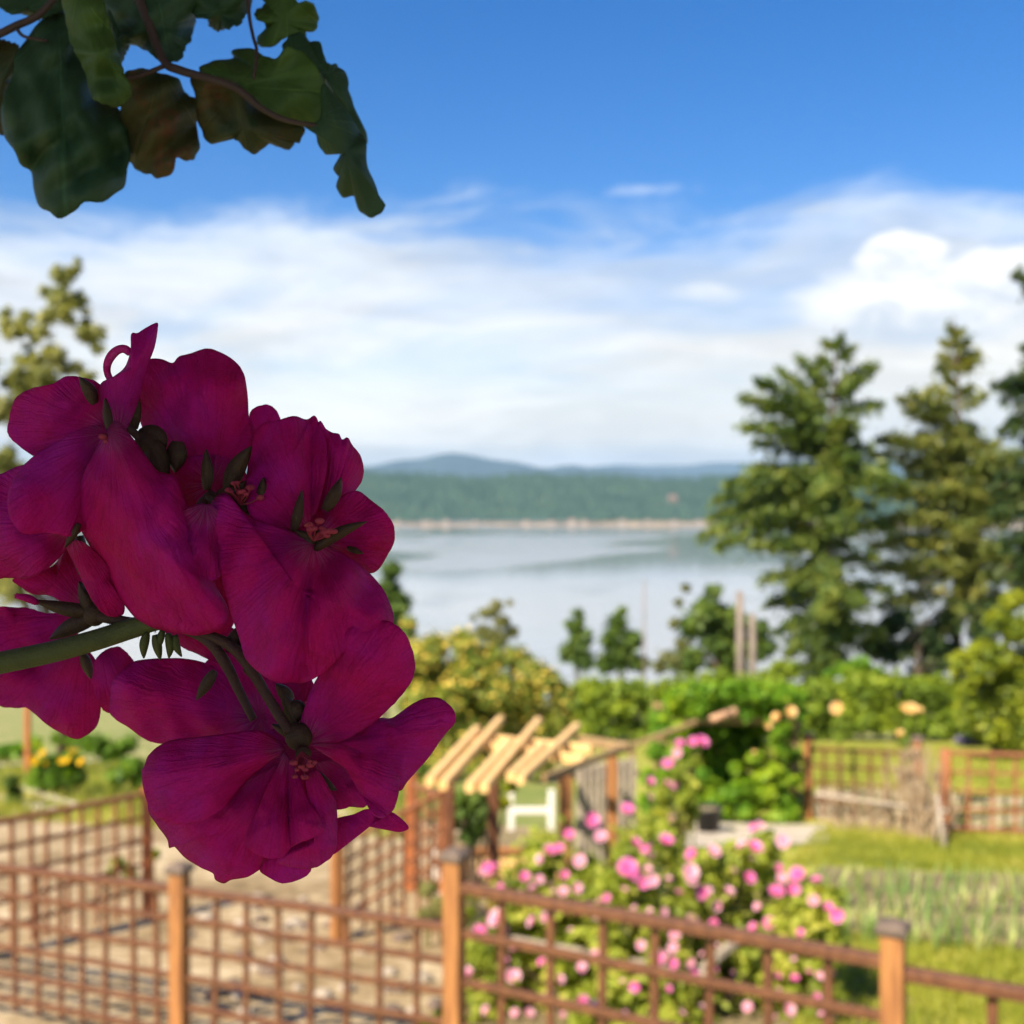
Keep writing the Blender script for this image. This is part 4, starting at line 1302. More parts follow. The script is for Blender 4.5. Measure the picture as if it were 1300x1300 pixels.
# pale boards lying on the path and edging stones
for i, (a, c, w, lab) in enumerate((((-20, 1012), (75, 1035), .22, 'long pale board lying across the path at left'), ((25, 1003), (105, 1030), .16, 'thin pale board lying beside the longer one'),
                                    ((-10, 975), (130, 968), .3, 'pale timber edging below the yellow lilies'), ((300, 1010), (440, 1040), .3, 'pale timber edging half hidden by the flower'))):
    A_, B_ = gp(*a), gp(*c)
    b = MB(); b.beam(A_ + Vector((0, 0, .05)), B_ + Vector((0, 0, .05)), w, .07)
    tag(b.build('garden_board', M['concrete']), lab, 'board')
b = MB()
g_ = gx(35, 27); b.beam(g_, P(35, 893, 27), .12, .12); tag(b.build('garden_post', M['redpost']), 'orange post far left, under the lowest petal', 'post')
# stones on the path
for _ in range(70):
    px, py = random.uniform(230, 560), random.uniform(1140, 1295)
    c_ = gp(px, py); r_ = random.uniform(.025, .07)
    b = MB(); b.ball((c_.x, c_.y, c_.z + r_*.4), r_, (1.2, 1, .7), 9, 6)
    b.v = [(x*1 + random.gauss(0, r_*.08), y + random.gauss(0, r_*.08), z + random.gauss(0, r_*.05)) for x, y, z in b.v]
    tag(b.build('stone', M['cap'] if random.random() < .5 else M['greywood'], None, True), 'dark loose stone on the sandy path behind the trellis', 'stone', 'loose stones on the path')


# ------------------------------------------------------------------ the flower in front of the lens
def petal_mat():
    m, T, out = base_mat('magenta_petal')
    uvn = T.new('ShaderNodeUVMap'); uvn.uv_map = 'veins'
    sp = T.new('ShaderNodeSeparateXYZ'); T.l.new(uvn.outputs[0], sp.inputs[0])
    ang, dist = sp.outputs[0], sp.outputs[1]
    tc = T.new('ShaderNodeTexCoord')
    n1 = T.noise(tc.outputs['Object'], 60, 4, .6)
    n2 = T.noise(tc.outputs['Object'], 2600, 3, .6)
    n3 = T.noise(tc.outputs['Object'], 260, 4, .6)
    wob = T.math('ADD', ang, T.math('MULTIPLY', T.math('SUBTRACT', n3, .5), .10))
    vein = T.noise(T.comb(T.math('MULTIPLY', wob, 26.0), T.math('MULTIPLY', dist, 0.9), 0.0), 1.0, 3, .6)
    vline = T.step(vein, .52, .60)
    c = T.ramp(n1, [(.30, (0.48, 0.003, 0.105)), (.48, (0.49, 0.004, 0.22)), (.68, (0.40, 0.012, 0.37))])
    c = T.mix(T.math('MULTIPLY', vline, .20), c, (0.26, 0.001, 0.06))
    c = T.mix(T.math('MULTIPLY', T.step(n3, .46, .66), .36), c, (0.26, 0.001, 0.085))
    c = T.mix(T.math('MULTIPLY', T.step(n2, .40, .62), .22), c, (0.66, 0.03, 0.36))
    pale = T.math('MULTIPLY', T.step(dist, .10, .42, 1.0, 0.0), T.step(vein, .47, .56))
    c = T.mix(T.math('MULTIPLY', pale, .40), c, (0.74, 0.30, 0.62))
    b = T.new('ShaderNodeBsdfPrincipled')
    T.l.new(c, b.inputs['Base Color'])
    b.inputs['Roughness'].default_value = .62
    b.inputs['Specular IOR Level'].default_value = .12
    tr = T.new('ShaderNodeBsdfTranslucent')
    T.l.new(T.mix(.5, c, (0.85, 0.002, 0.10)), tr.inputs[0])
    bp = T.new('ShaderNodeBump'); bp.inputs['Strength'].default_value = .9; bp.inputs['Distance'].default_value = .0007
    T.l.new(T.math('ADD', T.math('MULTIPLY', n2, .25), T.math('ADD', T.math('MULTIPLY', n3, .8), T.math('MULTIPLY', vein, 1.3))), bp.inputs['Height'])
    T.l.new(bp.outputs[0], b.inputs['Normal'])
    mx = T.new('ShaderNodeMixShader'); mx.inputs[0].default_value = .38
    T.l.new(b.outputs[0], mx.inputs[1]); T.l.new(tr.outputs[0], mx.inputs[2])
    T.l.new(mx.outputs[0], out.inputs[0])
    return m


def tissue_mat(name, ca, cb, cc, scale=120, trans=.2, cc_lo=.6, rough=.6):
    m, T, out = base_mat(name)
    uvn = T.new('ShaderNodeUVMap'); uvn.uv_map = 'veins'
    sp = T.new('ShaderNodeSeparateXYZ'); T.l.new(uvn.outputs[0], sp.inputs[0])
    tc = T.new('ShaderNodeTexCoord')
    n1 = T.noise(tc.outputs['Object'], scale, 5, .6)
    n2 = T.noise(tc.outputs['Object'], scale*9, 4, .6)
    vein = T.noise(T.comb(T.math('MULTIPLY', sp.outputs[0], 5.0), T.math('MULTIPLY', sp.outputs[1], .5), 0), 1.0, 5, .6, .4)
    c = T.ramp(T.math('ADD', T.math('MULTIPLY', n1, .75), T.math('MULTIPLY', n2, .25)), [(.33, ca), (.5, cb), (cc_lo, cb), (.75, cc)])
    c = T.mix(T.math('MULTIPLY', T.step(vein, .52, .62), .3), c, tuple(min(1, k*1.7) for k in cb))
    rib = T.step(T.math('ABSOLUTE', T.math('SINE', T.math('ADD', T.math('MULTIPLY', sp.outputs[0], 3.5), T.math('MULTIPLY', n1, .5)))), 0.0, .10, 1.0, 0.0)
    rib = T.math('MULTIPLY', rib, .45 if trans > .13 and scale < 100 else 0.0)
    c = T.mix(rib, c, tuple(min(1, k*2.2) for k in cb))
    b = T.new('ShaderNodeBsdfPrincipled'); T.l.new(c, b.inputs['Base Color'])
    b.inputs['Roughness'].default_value = rough; b.inputs['Specular IOR Level'].default_value = .3
    bp = T.new('ShaderNodeBump'); bp.inputs['Strength'].default_value = .5; bp.inputs['Distance'].default_value = .0006
    T.l.new(T.math('ADD', n2, T.math('ADD', vein, T.math('MULTIPLY', rib, -1.5))), bp.inputs['Height']); T.l.new(bp.outputs[0], b.inputs['Normal'])
    tr = T.new('ShaderNodeBsdfTranslucent'); T.l.new(c, tr.inputs[0])
    mx = T.new('ShaderNodeMixShader'); mx.inputs[0].default_value = trans
    T.l.new(b.outputs[0], mx.inputs[1]); T.l.new(tr.outputs[0], mx.inputs[2]); T.l.new(mx.outputs[0], out.inputs[0])
    return m


M['petal'] = petal_mat()
M['sepal'] = tissue_mat('sepal', (0.028, 0.010, 0.012), (0.048, 0.026, 0.018), (0.095, 0.080, 0.038), 300, .12)
M['stem'] = tissue_mat('flower_stem', (0.034, 0.044, 0.014), (0.052, 0.064, 0.018), (0.075, 0.082, 0.026), 300, 0)
M['pedicel'] = tissue_mat('pedicel', (0.028, 0.010, 0.013), (0.045, 0.018, 0.018), (0.065, 0.035, 0.025), 300, 0)
M['stamen'] = tissue_mat('stamen', (0.22, 0.01, 0.06), (0.30, 0.03, 0.07), (0.36, 0.20, 0.05), 500, .1)
M['leafdark'] = tissue_mat('dark_geranium_leaf', (0.014, 0.042, 0.030), (0.022, 0.060, 0.034), (0.060, 0.080, 0.026), 30, .14, .60)
M['leafgreen'] = tissue_mat('green_geranium_leaf', (0.024, 0.060, 0.022), (0.048, 0.100, 0.024), (0.110, 0.130, 0.030), 35, .2, .58)
M['leafred'] = tissue_mat('reddening_geranium_leaf', (0.018, 0.045, 0.024), (0.055, 0.055, 0.024), (0.190, 0.028, 0.022), 70, .22, .54)
M['twig'] = tissue_mat('twig', (0.030, 0.020, 0.026), (0.045, 0.028, 0.032), (0.07, 0.05, 0.045), 200, 0)


def smooth_closed(pts, n):
    m = len(pts)
    out = []
    for i in range(m):
        p0, p1, p2, p3 = [np.array(pts[(i+k) % m], float) for k in (-1, 0, 1, 2)]
        seg = max(3, int(n/m))
        for s in range(seg):
            t = s/seg
            out.append(0.5*((2*p1) + (-p0+p2)*t + (2*p0-5*p1+4*p2-p3)*t*t + (-p0+3*p1-3*p2+p3)*t**3))
    return np.array(out)


def blade(name, outline, off, mat, parent, base=None, tilt=(0, 0), cup=2.5, wave=1.0, fold=None, D0=.170, thick=.00014, crinkle=.6, seed=0, centre=None, rings=14, toothed=0.0, relief=1.6):
    """a petal or leaf: outline in photo px, off / tilt / cup / wave in millimetres of depth; gets its own curved surface and thickness"""
    rd = np.random.default_rng(seed + 100)
    B = smooth_closed(outline, 110)
    nb = len(B)
    c = np.array(centre if centre is not None else B.mean(0), float)
    base = np.array(base if base is not None else c, float)
    size = np.abs(B-c).max()
    th = np.arange(nb)/nb*2*math.pi
    jit = sum(rd.normal()*np.sin(th*k + rd.uniform(0, 6))/math.sqrt(k) for k in (5, 9, 14, 23, 31))*crinkle
    if toothed:
        jit = jit + toothed*np.sin(th*(nb/5.0))
    rad = (B-c); rad /= np.linalg.norm(rad, axis=1)[:, None] + 1e-9
    B = B + rad*jit[:, None]
    pts, ds = [c[None]], [np.zeros(1)]
    rr = [0.0]
    for i in range(1, rings+1):
        r = (i/rings)**.8
        pts.append(c + (B-c)*r); rr += [r]*nb
    Q = np.concatenate(pts)
    rr = np.array(rr)
    rel = (Q-c)/100.0
    dep = off + tilt[0]*rel[:, 0] + tilt[1]*rel[:, 1] + cup*rr**2*(size/100.0)
    ang = np.arctan2(Q[:, 1]-c[1], Q[:, 0]-c[0])
    for k in (2, 3, 5, 7):
        dep = dep + wave*rd.normal()*np.sin(ang*k + rd.uniform(0, 6))*rr**(1.6 + .15*k)/k**.6
    for _ in range(5):
        kx, ky = rd.normal(size=2)*3.2
        dep = dep + wave*.26*np.sin(rel[:, 0]*kx*2 + rel[:, 1]*ky*2 + rd.uniform(0, 6))
    dist = np.linalg.norm(Q-base, axis=1)
    a0 = math.atan2(c[1]-base[1], c[0]-base[0])
    pa = (np.arctan2(Q[:, 1]-base[1], Q[:, 0]-base[0]) - a0 + math.pi) % (2*math.pi) - math.pi + seed*.37
    if fold is not None:                     # crease from base to the given point
        f = np.array(fold, float) - base
        L = np.linalg.norm(f); f /= L
        nrm = np.abs((Q-base)@np.array([-f[1], f[0]]))
        dep = dep + 2.4*np.exp(-(nrm/14.0)**1) * np.clip(dist/60.0, 0, 1)
    d = D0 + dep*relief/1000.0
    X = (Q[:, 0]-650)/F*d; Z = CAMZ + (650-Q[:, 1])/F*d
    V = np.stack([X, d, Z], 1)
    faces = [(0, 1+j, 1+(j+1) % nb) for j in range(nb)]
    for i in range(1, rings):
        o0, o1 = 1+(i-1)*nb, 1+i*nb
        faces += [(o0+j, o1+j, o1+(j+1) % nb, o0+(j+1) % nb) for j in range(nb)]
    me = bpy.data.meshes.new(name)
    me.from_pydata([tuple(v) for v in V], [], faces); me.update()
    uv = me.uv_layers.new(name='veins')
    li = np.zeros(len(me.loops), dtype=np.int32); me.loops.foreach_get('vertex_index', li)
    uvs = np.stack([pa[li], dist[li]/100.0], 1).astype(np.float32)
    uv.data.foreach_set('uv', uvs.ravel())
    o = link(name, me, mat, parent, True)
    s = o.modifiers.new('thickness', 'SOLIDIFY'); s.thickness = thick; s.offset = 0
    return o


def sepal(b, a, c, w, bow=0.0, off0=0.0, off1=0.0, D0=.170):
    """pointed boat-shaped sepal from px a to px c, added to the collector"""
    a, c = np.array(a, float), np.array(c, float)
    d = c-a; L = np.linalg.norm(d); d /= L; n = np.array([-d[1], d[0]])
    vs, fs = [], []
    K = 9
    for i in range(K+1):
        t = i/K
        wd = w*(math.sin(math.pi*min(1, .12+.88*t))**.8)*(1-.25*t) + .25
        m = a + d*L*t + n*bow*math.sin(math.pi*t)
        for s_ in (-1, -.5, 0, .5, 1):
            q = m + n*wd*s_
            dep = (D0*1000 + off0 + (off1-off0)*t + .55*abs(s_)**1.5*w/6 - .5*math.sin(math.pi*t))/1000
            vs.append(P(q[0], q[1], dep))
    for i in range(K):
        for j in range(4):
            fs.append((i*5+j, i*5+j+1, i*5+6+j, i*5+5+j))
    nv = len(vs)                              # back skin for thickness
    back = [v + Vector((0, .0005, 0)) for v in vs]
    fs2 = [tuple(nv+i for i in f[::-1]) for f in fs]
    rim = [i*5 for i in range(K+1)] + [K*5+j for j in range(1, 5)] + [i*5+4 for i in range(K-1, -1, -1)] + [3, 2, 1]
    fs3 = [(rim[i], rim[(i+1) % len(rim)], nv+rim[(i+1) % len(rim)], nv+rim[i]) for i in range(len(rim))]
    b.add(vs+back, fs+fs2+fs3)


def hairs(b, pts, n, length=5.0, r=.00004, off=0.0, D0=.170, spread=10):
    """fine hairs standing off a stem path given in px"""
    for _ in range(n):
        i = random.randrange(len(pts)-1)
        t = random.random()
        x = pts[i][0]*(1-t)+pts[i+1][0]*t; y = pts[i][1]*(1-t)+pts[i+1][1]*t
        dx, dy = pts[i+1][0]-pts[i][0], pts[i+1][1]-pts[i][1]
        L = math.hypot(dx, dy); s = random.choice((-1, 1))
        nx, ny = -dy/L*s, dx/L*s
        l = length*random.uniform(.5, 1.2)
        k = spread*random.uniform(.6, 1.0)
        dd = D0 + off/1000 + random.uniform(-.0008, .0008)
        b.tube([P(x+nx*k, y+ny*k, dd), P(x+nx*(k+l)+random.gauss(0, 1), y+ny*(k+l)+random.gauss(0, 1), dd)], [r, r*.4], 3, False)


def pxtube(b, pts, rad, off, seg=10, D0=.170):
    offs = off if hasattr(off, '__len__') else [off]*len(pts)
    # smooth the path
    P3 = [P(x, y, D0+o/1000) for (x, y), o in zip(pts, offs)]
    rad = rad if hasattr(rad, '__len__') else [rad]*len(pts)
    out, rs_ = [], []
    for i in range(len(P3)-1):
        p0, p1, p2, p3 = P3[max(i-1, 0)], P3[i], P3[i+1], P3[min(i+2, len(P3)-1)]
        for s in range(5):
            t = s/5
            out.append(.5*((2*p1)+(-p0+p2)*t+(2*p0-5*p1+4*p2-p3)*t*t+(-p0+3*p1-3*p2+p3)*t**3))
            rs_.append((rad[i]*(1-t)+rad[i+1]*t)/F*D0)
    out.append(P3[-1]); rs_.append(rad[-1]/F*D0)
    b.tube(out, rs_, seg)


def stamens(parent, c, dirpx, n, off, L=20, seed=0):
    rd = random.Random(seed)
    b = MB()
    for _ in range(n):
        a = math.atan2(dirpx[1], dirpx[0]) + rd.uniform(-1.0, 1.0)
        l = L*rd.uniform(.5, 1.1)
        e = (c[0]+math.cos(a)*l, c[1]+math.sin(a)*l)
        m_ = ((c[0]+e[0])/2 + rd.uniform(-3, 3), (c[1]+e[1])/2 + rd.uniform(-3, 3))
        pxtube(b, [c, m_, e], [1.5, 1.2, .9], [off, off-1.0, off-1.6-rd.uniform(0, 1.5)], 6)
        q = P(e[0], e[1], .170+(off-2.2)/1000)
        b.ball(q, .00035*rd.uniform(.8, 1.4), (1.5, 1, 1), 8, 5)
    me = b.build('stamens', M['stamen'], parent, True)
    if not me.data.uv_layers:
        me.data.uv_layers.new(name='veins')
    return me


def fix_uv(o):
    if not o.data.uv_layers:
        o.data.uv_layers.new(name='veins', do_init=False)
    return o


gf = thing('geranium', P(150, 800, .17), 'big magenta geranium flower head on a green stem, close up at left', 'flower')
# main stem
sb = MB()
sp_ = [(-150, 880), (-80, 863), (-20, 846), (60, 829), (120, 813), (170, 797), (205, 788), (230, 797)]
pxtube(sb, sp_, [16, 15.5, 15, 14.5, 14, 13.5, 12, 8], [9, 9, 9, 8, 7, 6, 5, 5], 14)
hairs(sb, sp_[2:7], 90, 4.5, off=7, spread=12)
# little bracts hanging where the pedicels leave the stem
for a, c, w in (((186, 803), (182, 836), 6), ((196, 806), (203, 838), 6), ((213, 804), (214, 836), 6), ((222, 806), (230, 834), 5), ((206, 800), (198, 828), 5)):
    sepal(sb, a, c, w, bow=random.uniform(-3, 3), off0=4.5, off1=5.5)
fix_uv(sb.build('stem', M['stem'], gf, True))


def floret(sepals, peds, seed, balls=()):
    b = MB()
    for s in sepals:
        sepal(b, *s)
    pb_ = MB()
    for pts, rad, off in peds:
        pxtube(pb_, pts, rad, off, 10)
        o_ = off if not hasattr(off, '__len__') else off[0]
        r_ = rad if not hasattr(rad, '__len__') else rad[0]
        hairs(pb_, pts, 26, 3.2, off=o_, spread=r_)
    for x, y, r, off in balls:
        q = P(x, y, .170+off/1000)
        b.ball(q, r/F*.17, (1, .8, 1), 12, 8)
    fl_ = fix_uv(b.build('floret', M['sepal'], gf, True))
    if peds:
        fix_uv(pb_.build('pedicel', M['pedicel'], fl_, True))
    return fl_


PET = lambda outline, off, parent, **k: blade('petal', outline, off, M['petal'], parent, **k)

# upper left floret
f1 = floret([((120, 512), (100, 478), 9, 2, 3.5, 2.5), ((168, 545), (166, 478), 12, 0, 5.5, 5.0), ((138, 545), (133, 505), 6, 0, -.5, 1), ((195, 560), (212, 615), 17, 4, 3, 3.5), ((178, 548), (205, 580), 14, 0, 4, 3)],
            [([(205, 600), (190, 570), (160, 540)], [6, 6, 5], [5, 5, 4])], 1, [(192, 560, 22, 6)])
PET([(10, 540), (19, 508), (38, 494), (67, 487), (85, 478), (108, 480), (127, 488), (142, 510), (138, 545), (100, 590), (46, 580), (21, 563), (11, 552)], 4.0, f1, base=(140, 545), tilt=(-1.5, 1), cup=2.2, wave=.7, seed=1)
PET([(127, 490), (145, 478), (159, 466), (166, 445), (167, 424), (175, 423), (186, 416), (199, 410), (200, 417), (196, 440), (188, 462), (181, 485), (175, 510), (160, 545), (145, 545), (133, 525)], 1.5, f1, base=(150, 550), tilt=(2, -1), cup=2.5, wave=.4, seed=2, crinkle=.3)
b = MB(); lp = [(142, 484), (136, 476), (135, 463), (141, 451), (150, 443), (160, 442), (166, 450)]
vs = []
for i, (x, y) in enumerate(lp):
    x2, y2 = lp[min(i+1, 6)]; x0, y0 = lp[max(i-1, 0)]
    dx, dy = x2-x0, y2-y0; L = math.hypot(dx, dy); w_ = (4.5, 4.5, 5.5, 6.5, 6, 6, 5)[i]
    for s_ in (-1, 0, 1):
        vs.append(P(x-dy/L*w_*s_, y+dx/L*w_*s_, .1745 + .0008*abs(s_)))
b.add(vs, [(i*3+j, i*3+j+1, i*3+4+j, i*3+3+j) for i in range(6) for j in range(2)])
o = fix_uv(b.build('petal', M['petal'], f1, True)); s = o.modifiers.new('round', 'SUBSURF'); s.levels = 2; s.render_levels = 2
s = o.modifiers.new('thickness', 'SOLIDIFY'); s.thickness = .00025
PET([(46, 577), (75, 560), (100, 545), (128, 540), (150, 550), (150, 600), (125, 650), (95, 680), (60, 676), (30, 677), (14, 660), (10, 640), (14, 615), (28, 594)], -1.0, f1, base=(140, 550), tilt=(2.5, -2.0), cup=2.5, wave=.9, seed=3)
PET([(146, 535), (163, 550), (182, 575), (200, 598), (222, 606), (238, 640), (252, 690), (272, 740), (290, 775), (283, 796), (255, 806), (225, 803), (195, 797), (170, 782), (150, 755), (132, 722), (112, 690), (98, 655), (104, 610), (125, 565)], -5.0, f1, base=(140, 545), tilt=(-2.0, 1.6), cup=3.6, wave=1.0, seed=4)
stamens(f1, (140, 548), (-.3, 1), 4, 0, 14, 3)

# left floret, partly cut by the frame
f2 = floret([((100, 665), (82, 695), 5, 0, -1.0, 0), ((100, 680), (107, 740), 10, 2, 9, 9)], [([(130, 745), (110, 715), (95, 690)], [6, 6, 5], [7, 6, 5])], 2)
PET([(-70, 640), (-40, 608), (0, 602), (30, 590), (60, 595), (90, 635), (98, 672), (72, 712), (35, 734), (8, 733), (-15, 735), (-50, 715)], 3.0, f2, base=(95, 668), tilt=(-1, 1.5), cup=2.4, wave=1.0, seed=5)
PET([(16, 736), (40, 728), (70, 716), (85, 690), (100, 696), (118, 730), (122, 765), (100, 775), (66, 757), (42, 754), (28, 746)], 9.0, f2, base=(112, 775), tilt=(1, 1), cup=1.5, wave=.8, seed=6)
PET([(84, 690), (105, 688), (135, 715), (152, 748), (158, 776), (145, 783), (130, 778), (115, 758), (98, 722)], 1.5, f2, base=(90, 670), tilt=(1.5, 1.5), cup=1.5, wave=.6, seed=7)

# lower left floret seen from behind, dark calyx
f3 = floret([((125, 778), (42, 762), 10, -3, 8.2, 9), ((120, 785), (62, 812), 12, 3, 8.2, 9.5), ((118, 785), (100, 738), 10, 0, 8.0, 8.5), ((105, 830), (115, 862), 7, 0, 8.5, 9.5), ((140, 775), (110, 748), 12, 0, 8, 8)],
            [([(200, 792), (165, 790), (125, 782)], [7, 7, 8], [6, 7.4, 8])], 3, [(120, 781, 15, 8.3)])
PET([(-60, 800), (-40, 775), (0, 770), (30, 772), (60, 778), (105, 780), (95, 810), (60, 830), (0, 842), (-50, 840)], 11.5, f3, base=(115, 780), tilt=(-1, 0), cup=1.5, wave=.8, seed=8)
PET([(-40, 850), (30, 835), (70, 825), (105, 822), (122, 840), (127, 870), (128, 900), (122, 922), (105, 936), (92, 937), (62, 921), (33, 898), (10, 896), (-30, 888)], 13.0, f3, base=(112, 795), tilt=(-1, 1), cup=1.8, wave=.9, seed=9)
PET([(115, 850), (130, 828), (150, 821), (163, 831), (172, 848), (160, 880), (148, 905), (138, 905), (128, 897), (118, 872)], 12.0, f3, base=(122, 795), tilt=(1, 1), cup=1.5, wave=.5, seed=10)
PET([(-60, 880), (-20, 850), (20, 845), (45, 870), (40, 895), (10, 898), (-20, 890)], 15.5, f3, base=(100, 800), tilt=(-1, 1), cup=1.5, wave=.5, seed=31)
pb = MB()
sepal(pb, (48, 766), (17, 755), 4.5, 2, 8.5, 8.0)
pxtube(pb, [(46, 765), (30, 760), (20, 756)], [4, 3, 4], [8.5, 8.2, 8.0], 8)
o = fix_uv(pb.build('bud_tip', M['petal'], f3, True))

# top floret
f4 = floret([((262, 622), (261, 570), 8, 1, .6, .2), ((288, 622), (319, 566), 13, -3, .6, -.5), ((262, 628), (285, 645), 7, 0, -.6, -1), ((330, 640), (334, 606), 8, 1, -1.0, -1.4), ((285, 640), (312, 610), 9, 0, -.2, -.6), ((225, 560), (222, 600), 14, 0, 4.5, 4)],
            [([(240, 700), (250, 650), (270, 625)], [6, 6, 6], [3, 2, 1.5])], 4, [(285, 632, 13, 1.5), (312, 640, 15, .8)])
PET([(173, 500), (176, 470), (187, 457), (204, 456), (219, 461), (227, 453), (242, 449), (260, 443), (274, 445), (296, 457), (309, 474), (314, 501), (316, 530), (320, 562), (300, 592), (270, 602), (235, 600), (210, 575), (182, 545)], 5.5, f4, base=(272, 620), tilt=(.6, -2.0), cup=3.0, wave=.8, seed=11)
PET([(216, 592), (245, 578), (285, 580), (312, 600), (320, 650), (300, 700), (300, 770), (290, 800), (255, 800), (232, 720), (218, 650)], 3.6, f4, base=(270, 615), tilt=(0, 1.5), cup=1.5, wave=1.0, seed=12)
PET([(228, 660), (250, 640), (280, 650), (292, 690), (280, 730), (262, 735), (240, 710)], -2.6, f4, base=(262, 640), tilt=(3, 0), cup=1.5, wave=.7, seed=13)
stamens(f4, (305, 640), (.3, -1), 9, -.4, 26, 5)

# right floret, wide open
f5 = floret([((372, 675), (383, 622), 7, 1, -3.4, -3.6), ((412, 648), (433, 606), 9, 2, -3.0, -3.6), ((398, 698), (466, 662), 8.5, -4, -5.6, -6.6), ((440, 695), (461, 703), 4, 0, 1, .5), ((405, 690), (372, 672), 6, 0, -5.0, -5.0)],
            [([(300, 830), (350, 760), (400, 690)], [6, 6, 6], [4, 3, 0])], 5, [(392, 688, 7, -5.0), (402, 677, 5, -5.4)])
PET([(316, 560), (317, 528), (323, 518), (338, 514), (349, 519), (356, 536), (352, 575), (335, 600), (318, 595)], 8.0, f5, base=(395, 680), tilt=(1, -1), cup=1.5, wave=.4, seed=14)
PET([(318, 575), (324, 548), (338, 536), (352, 534), (373, 528), (389, 533), (400, 528), (406, 540), (413, 556), (415, 590), (409, 625), (398, 655), (372, 672), (338, 670), (318, 655), (312, 620)], -1.0, f5, base=(395, 685), tilt=(-1.2, -3.2), cup=3.0, wave=.8, seed=15, fold=(395, 560))
PET([(404, 540), (414, 545), (423, 550), (430, 551), (434, 558), (441, 556), (447, 565), (457, 578), (461, 593), (459, 611), (450, 625), (443, 650), (418, 660), (403, 630)], 3.2, f5, base=(405, 680), tilt=(2.0, -1.5), cup=2.0, wave=.6, seed=16)
PET([(424, 640), (450, 623), (468, 633), (487, 648), (498, 663), (501, 682), (493, 703), (474, 727), (450, 718), (420, 698), (405, 680)], 1.5, f5, base=(402, 686), tilt=(1.2, 1.0), cup=2.4, wave=.8, seed=17)
PET([(262, 662), (267, 641), (279, 627), (291, 629), (306, 647), (327, 661), (362, 671), (385, 680), (405, 690), (432, 701), (452, 714), (474, 733), (491, 757), (500, 788), (486, 800), (455, 812), (428, 838), (408, 856), (386, 867), (372, 866), (352, 866), (331, 855), (312, 836), (304, 810), (292, 775), (282, 735), (270, 695)], -6.5, f5, base=(398, 690), tilt=(.6, -1.0), cup=3.6, wave=1.2, seed=18, fold=(380, 860), centre=(380, 750))
PET([(340, 640), (380, 610), (430, 625), (455, 670), (440, 715), (400, 730), (350, 700)], 5.0, f5, base=(400, 690), cup=1.2, wave=.4, seed=40)
stamens(f5, (398, 686), (.5, -1), 12, -5.4, 26, 7)

# middle floret seen from behind the pedicels
f6 = floret([((272, 852), (249, 889), 8, 0, 4.0, 4.6), ((290, 828), (302, 795), 9, 0, 3.0, 3.5), ((325, 855), (308, 850), 7, 0, 2.4, 3)],
            [([(228, 797), (262, 812), (285, 840), (305, 880), (322, 914)], [6, 7, 7.5, 6, 5], [4, 3.2, 2.8, 2.6, 2.4]), ([(235, 797), (285, 815), (312, 840), (340, 885), (368, 930)], [6, 7.5, 7.5, 6.5, 7], [4, 2.6, 2.0, 1.5, 0])], 6)
PET([(140, 890), (143, 866), (156, 850), (171, 840), (203, 836), (240, 837), (275, 848), (310, 880), (340, 925), (320, 945), (270, 940), (235, 943), (205, 944), (184, 938), (162, 922), (148, 914), (139, 904)], 6.5, f6, base=(330, 910), tilt=(1, 0), cup=2.4, wave=.8, seed=19)
PET([(255, 850), (300, 825), (345, 850), (375, 872), (392, 905), (385, 945), (350, 960), (310, 950), (275, 920)], 8.5, f6, base=(330, 910), tilt=(1, 0), cup=1.8, wave=.8, seed=20)
PET([(205, 790), (250, 785), (300, 800), (320, 830), (300, 850), (250, 830), (222, 815)], 9.5, f6, base=(300, 860), tilt=(1, 0), cup=1.0, wave=.6, seed=32)

# lowest floret
f7 = floret([((375, 925), (355, 872), 9, 2, 1.5, 2.5), ((385, 930), (398, 876), 10, 2, 1.5, 2.5), ((398, 980), (427, 1004), 7, 2, -2, -2.5), ((372, 935), (345, 920), 6, 0, 0, .5), ((370, 890), (350, 868), 9, 0, 3, 3)],
            [], 7, [(379, 935, 18, .5), (376, 902, 14, 2.8), (385, 956, 10, -1.5)])
PET([(380, 930), (388, 895), (397, 872), (416, 836), (440, 802), (462, 787), (490, 788), (509, 798), (521, 818), (527, 848), (519, 870), (500, 893), (480, 912), (462, 926), (425, 944), (392, 946)], -3.2, f7, base=(388, 943), tilt=(-.5, 2.0), cup=3.0, wave=.8, seed=21)
PET([(420, 946), (455, 931), (480, 913), (498, 911), (525, 893), (546, 886), (562, 888), (576, 902), (577, 917), (566, 931), (544, 961), (518, 990), (506, 1004), (480, 985), (450, 965)], 1.0, f7, base=(395, 948), tilt=(1.5, 0), cup=2.4, wave=.5, seed=22)
PET([(396, 945), (424, 943), (442, 948), (475, 964), (504, 983), (506, 1003), (503, 1020), (495, 1033), (482, 1038), (471, 1031), (464, 1018), (450, 994), (434, 970), (412, 956)], -5.4, f7, base=(390, 946), tilt=(1.0, -.8), cup=2.2, wave=.7, seed=23, fold=(484, 1030))
PET([(400, 972), (427, 966), (450, 985), (466, 1010), (464, 1024), (445, 1024), (427, 1027), (414, 1008)], 1.8, f7, base=(395, 955), tilt=(1, 0), cup=1.6, wave=.5, seed=24)
PET([(362, 950), (333, 929), (293, 931), (255, 935), (224, 939), (205, 946), (189, 958), (183, 973), (181, 981), (183, 1003), (191, 1030), (208, 1042), (228, 1046), (255, 1043), (278, 1030), (295, 1011), (316, 988), (343, 967)], -6.4, f7, base=(368, 950), tilt=(1.5, -1.0), cup=2.8, wave=.7, seed=25)
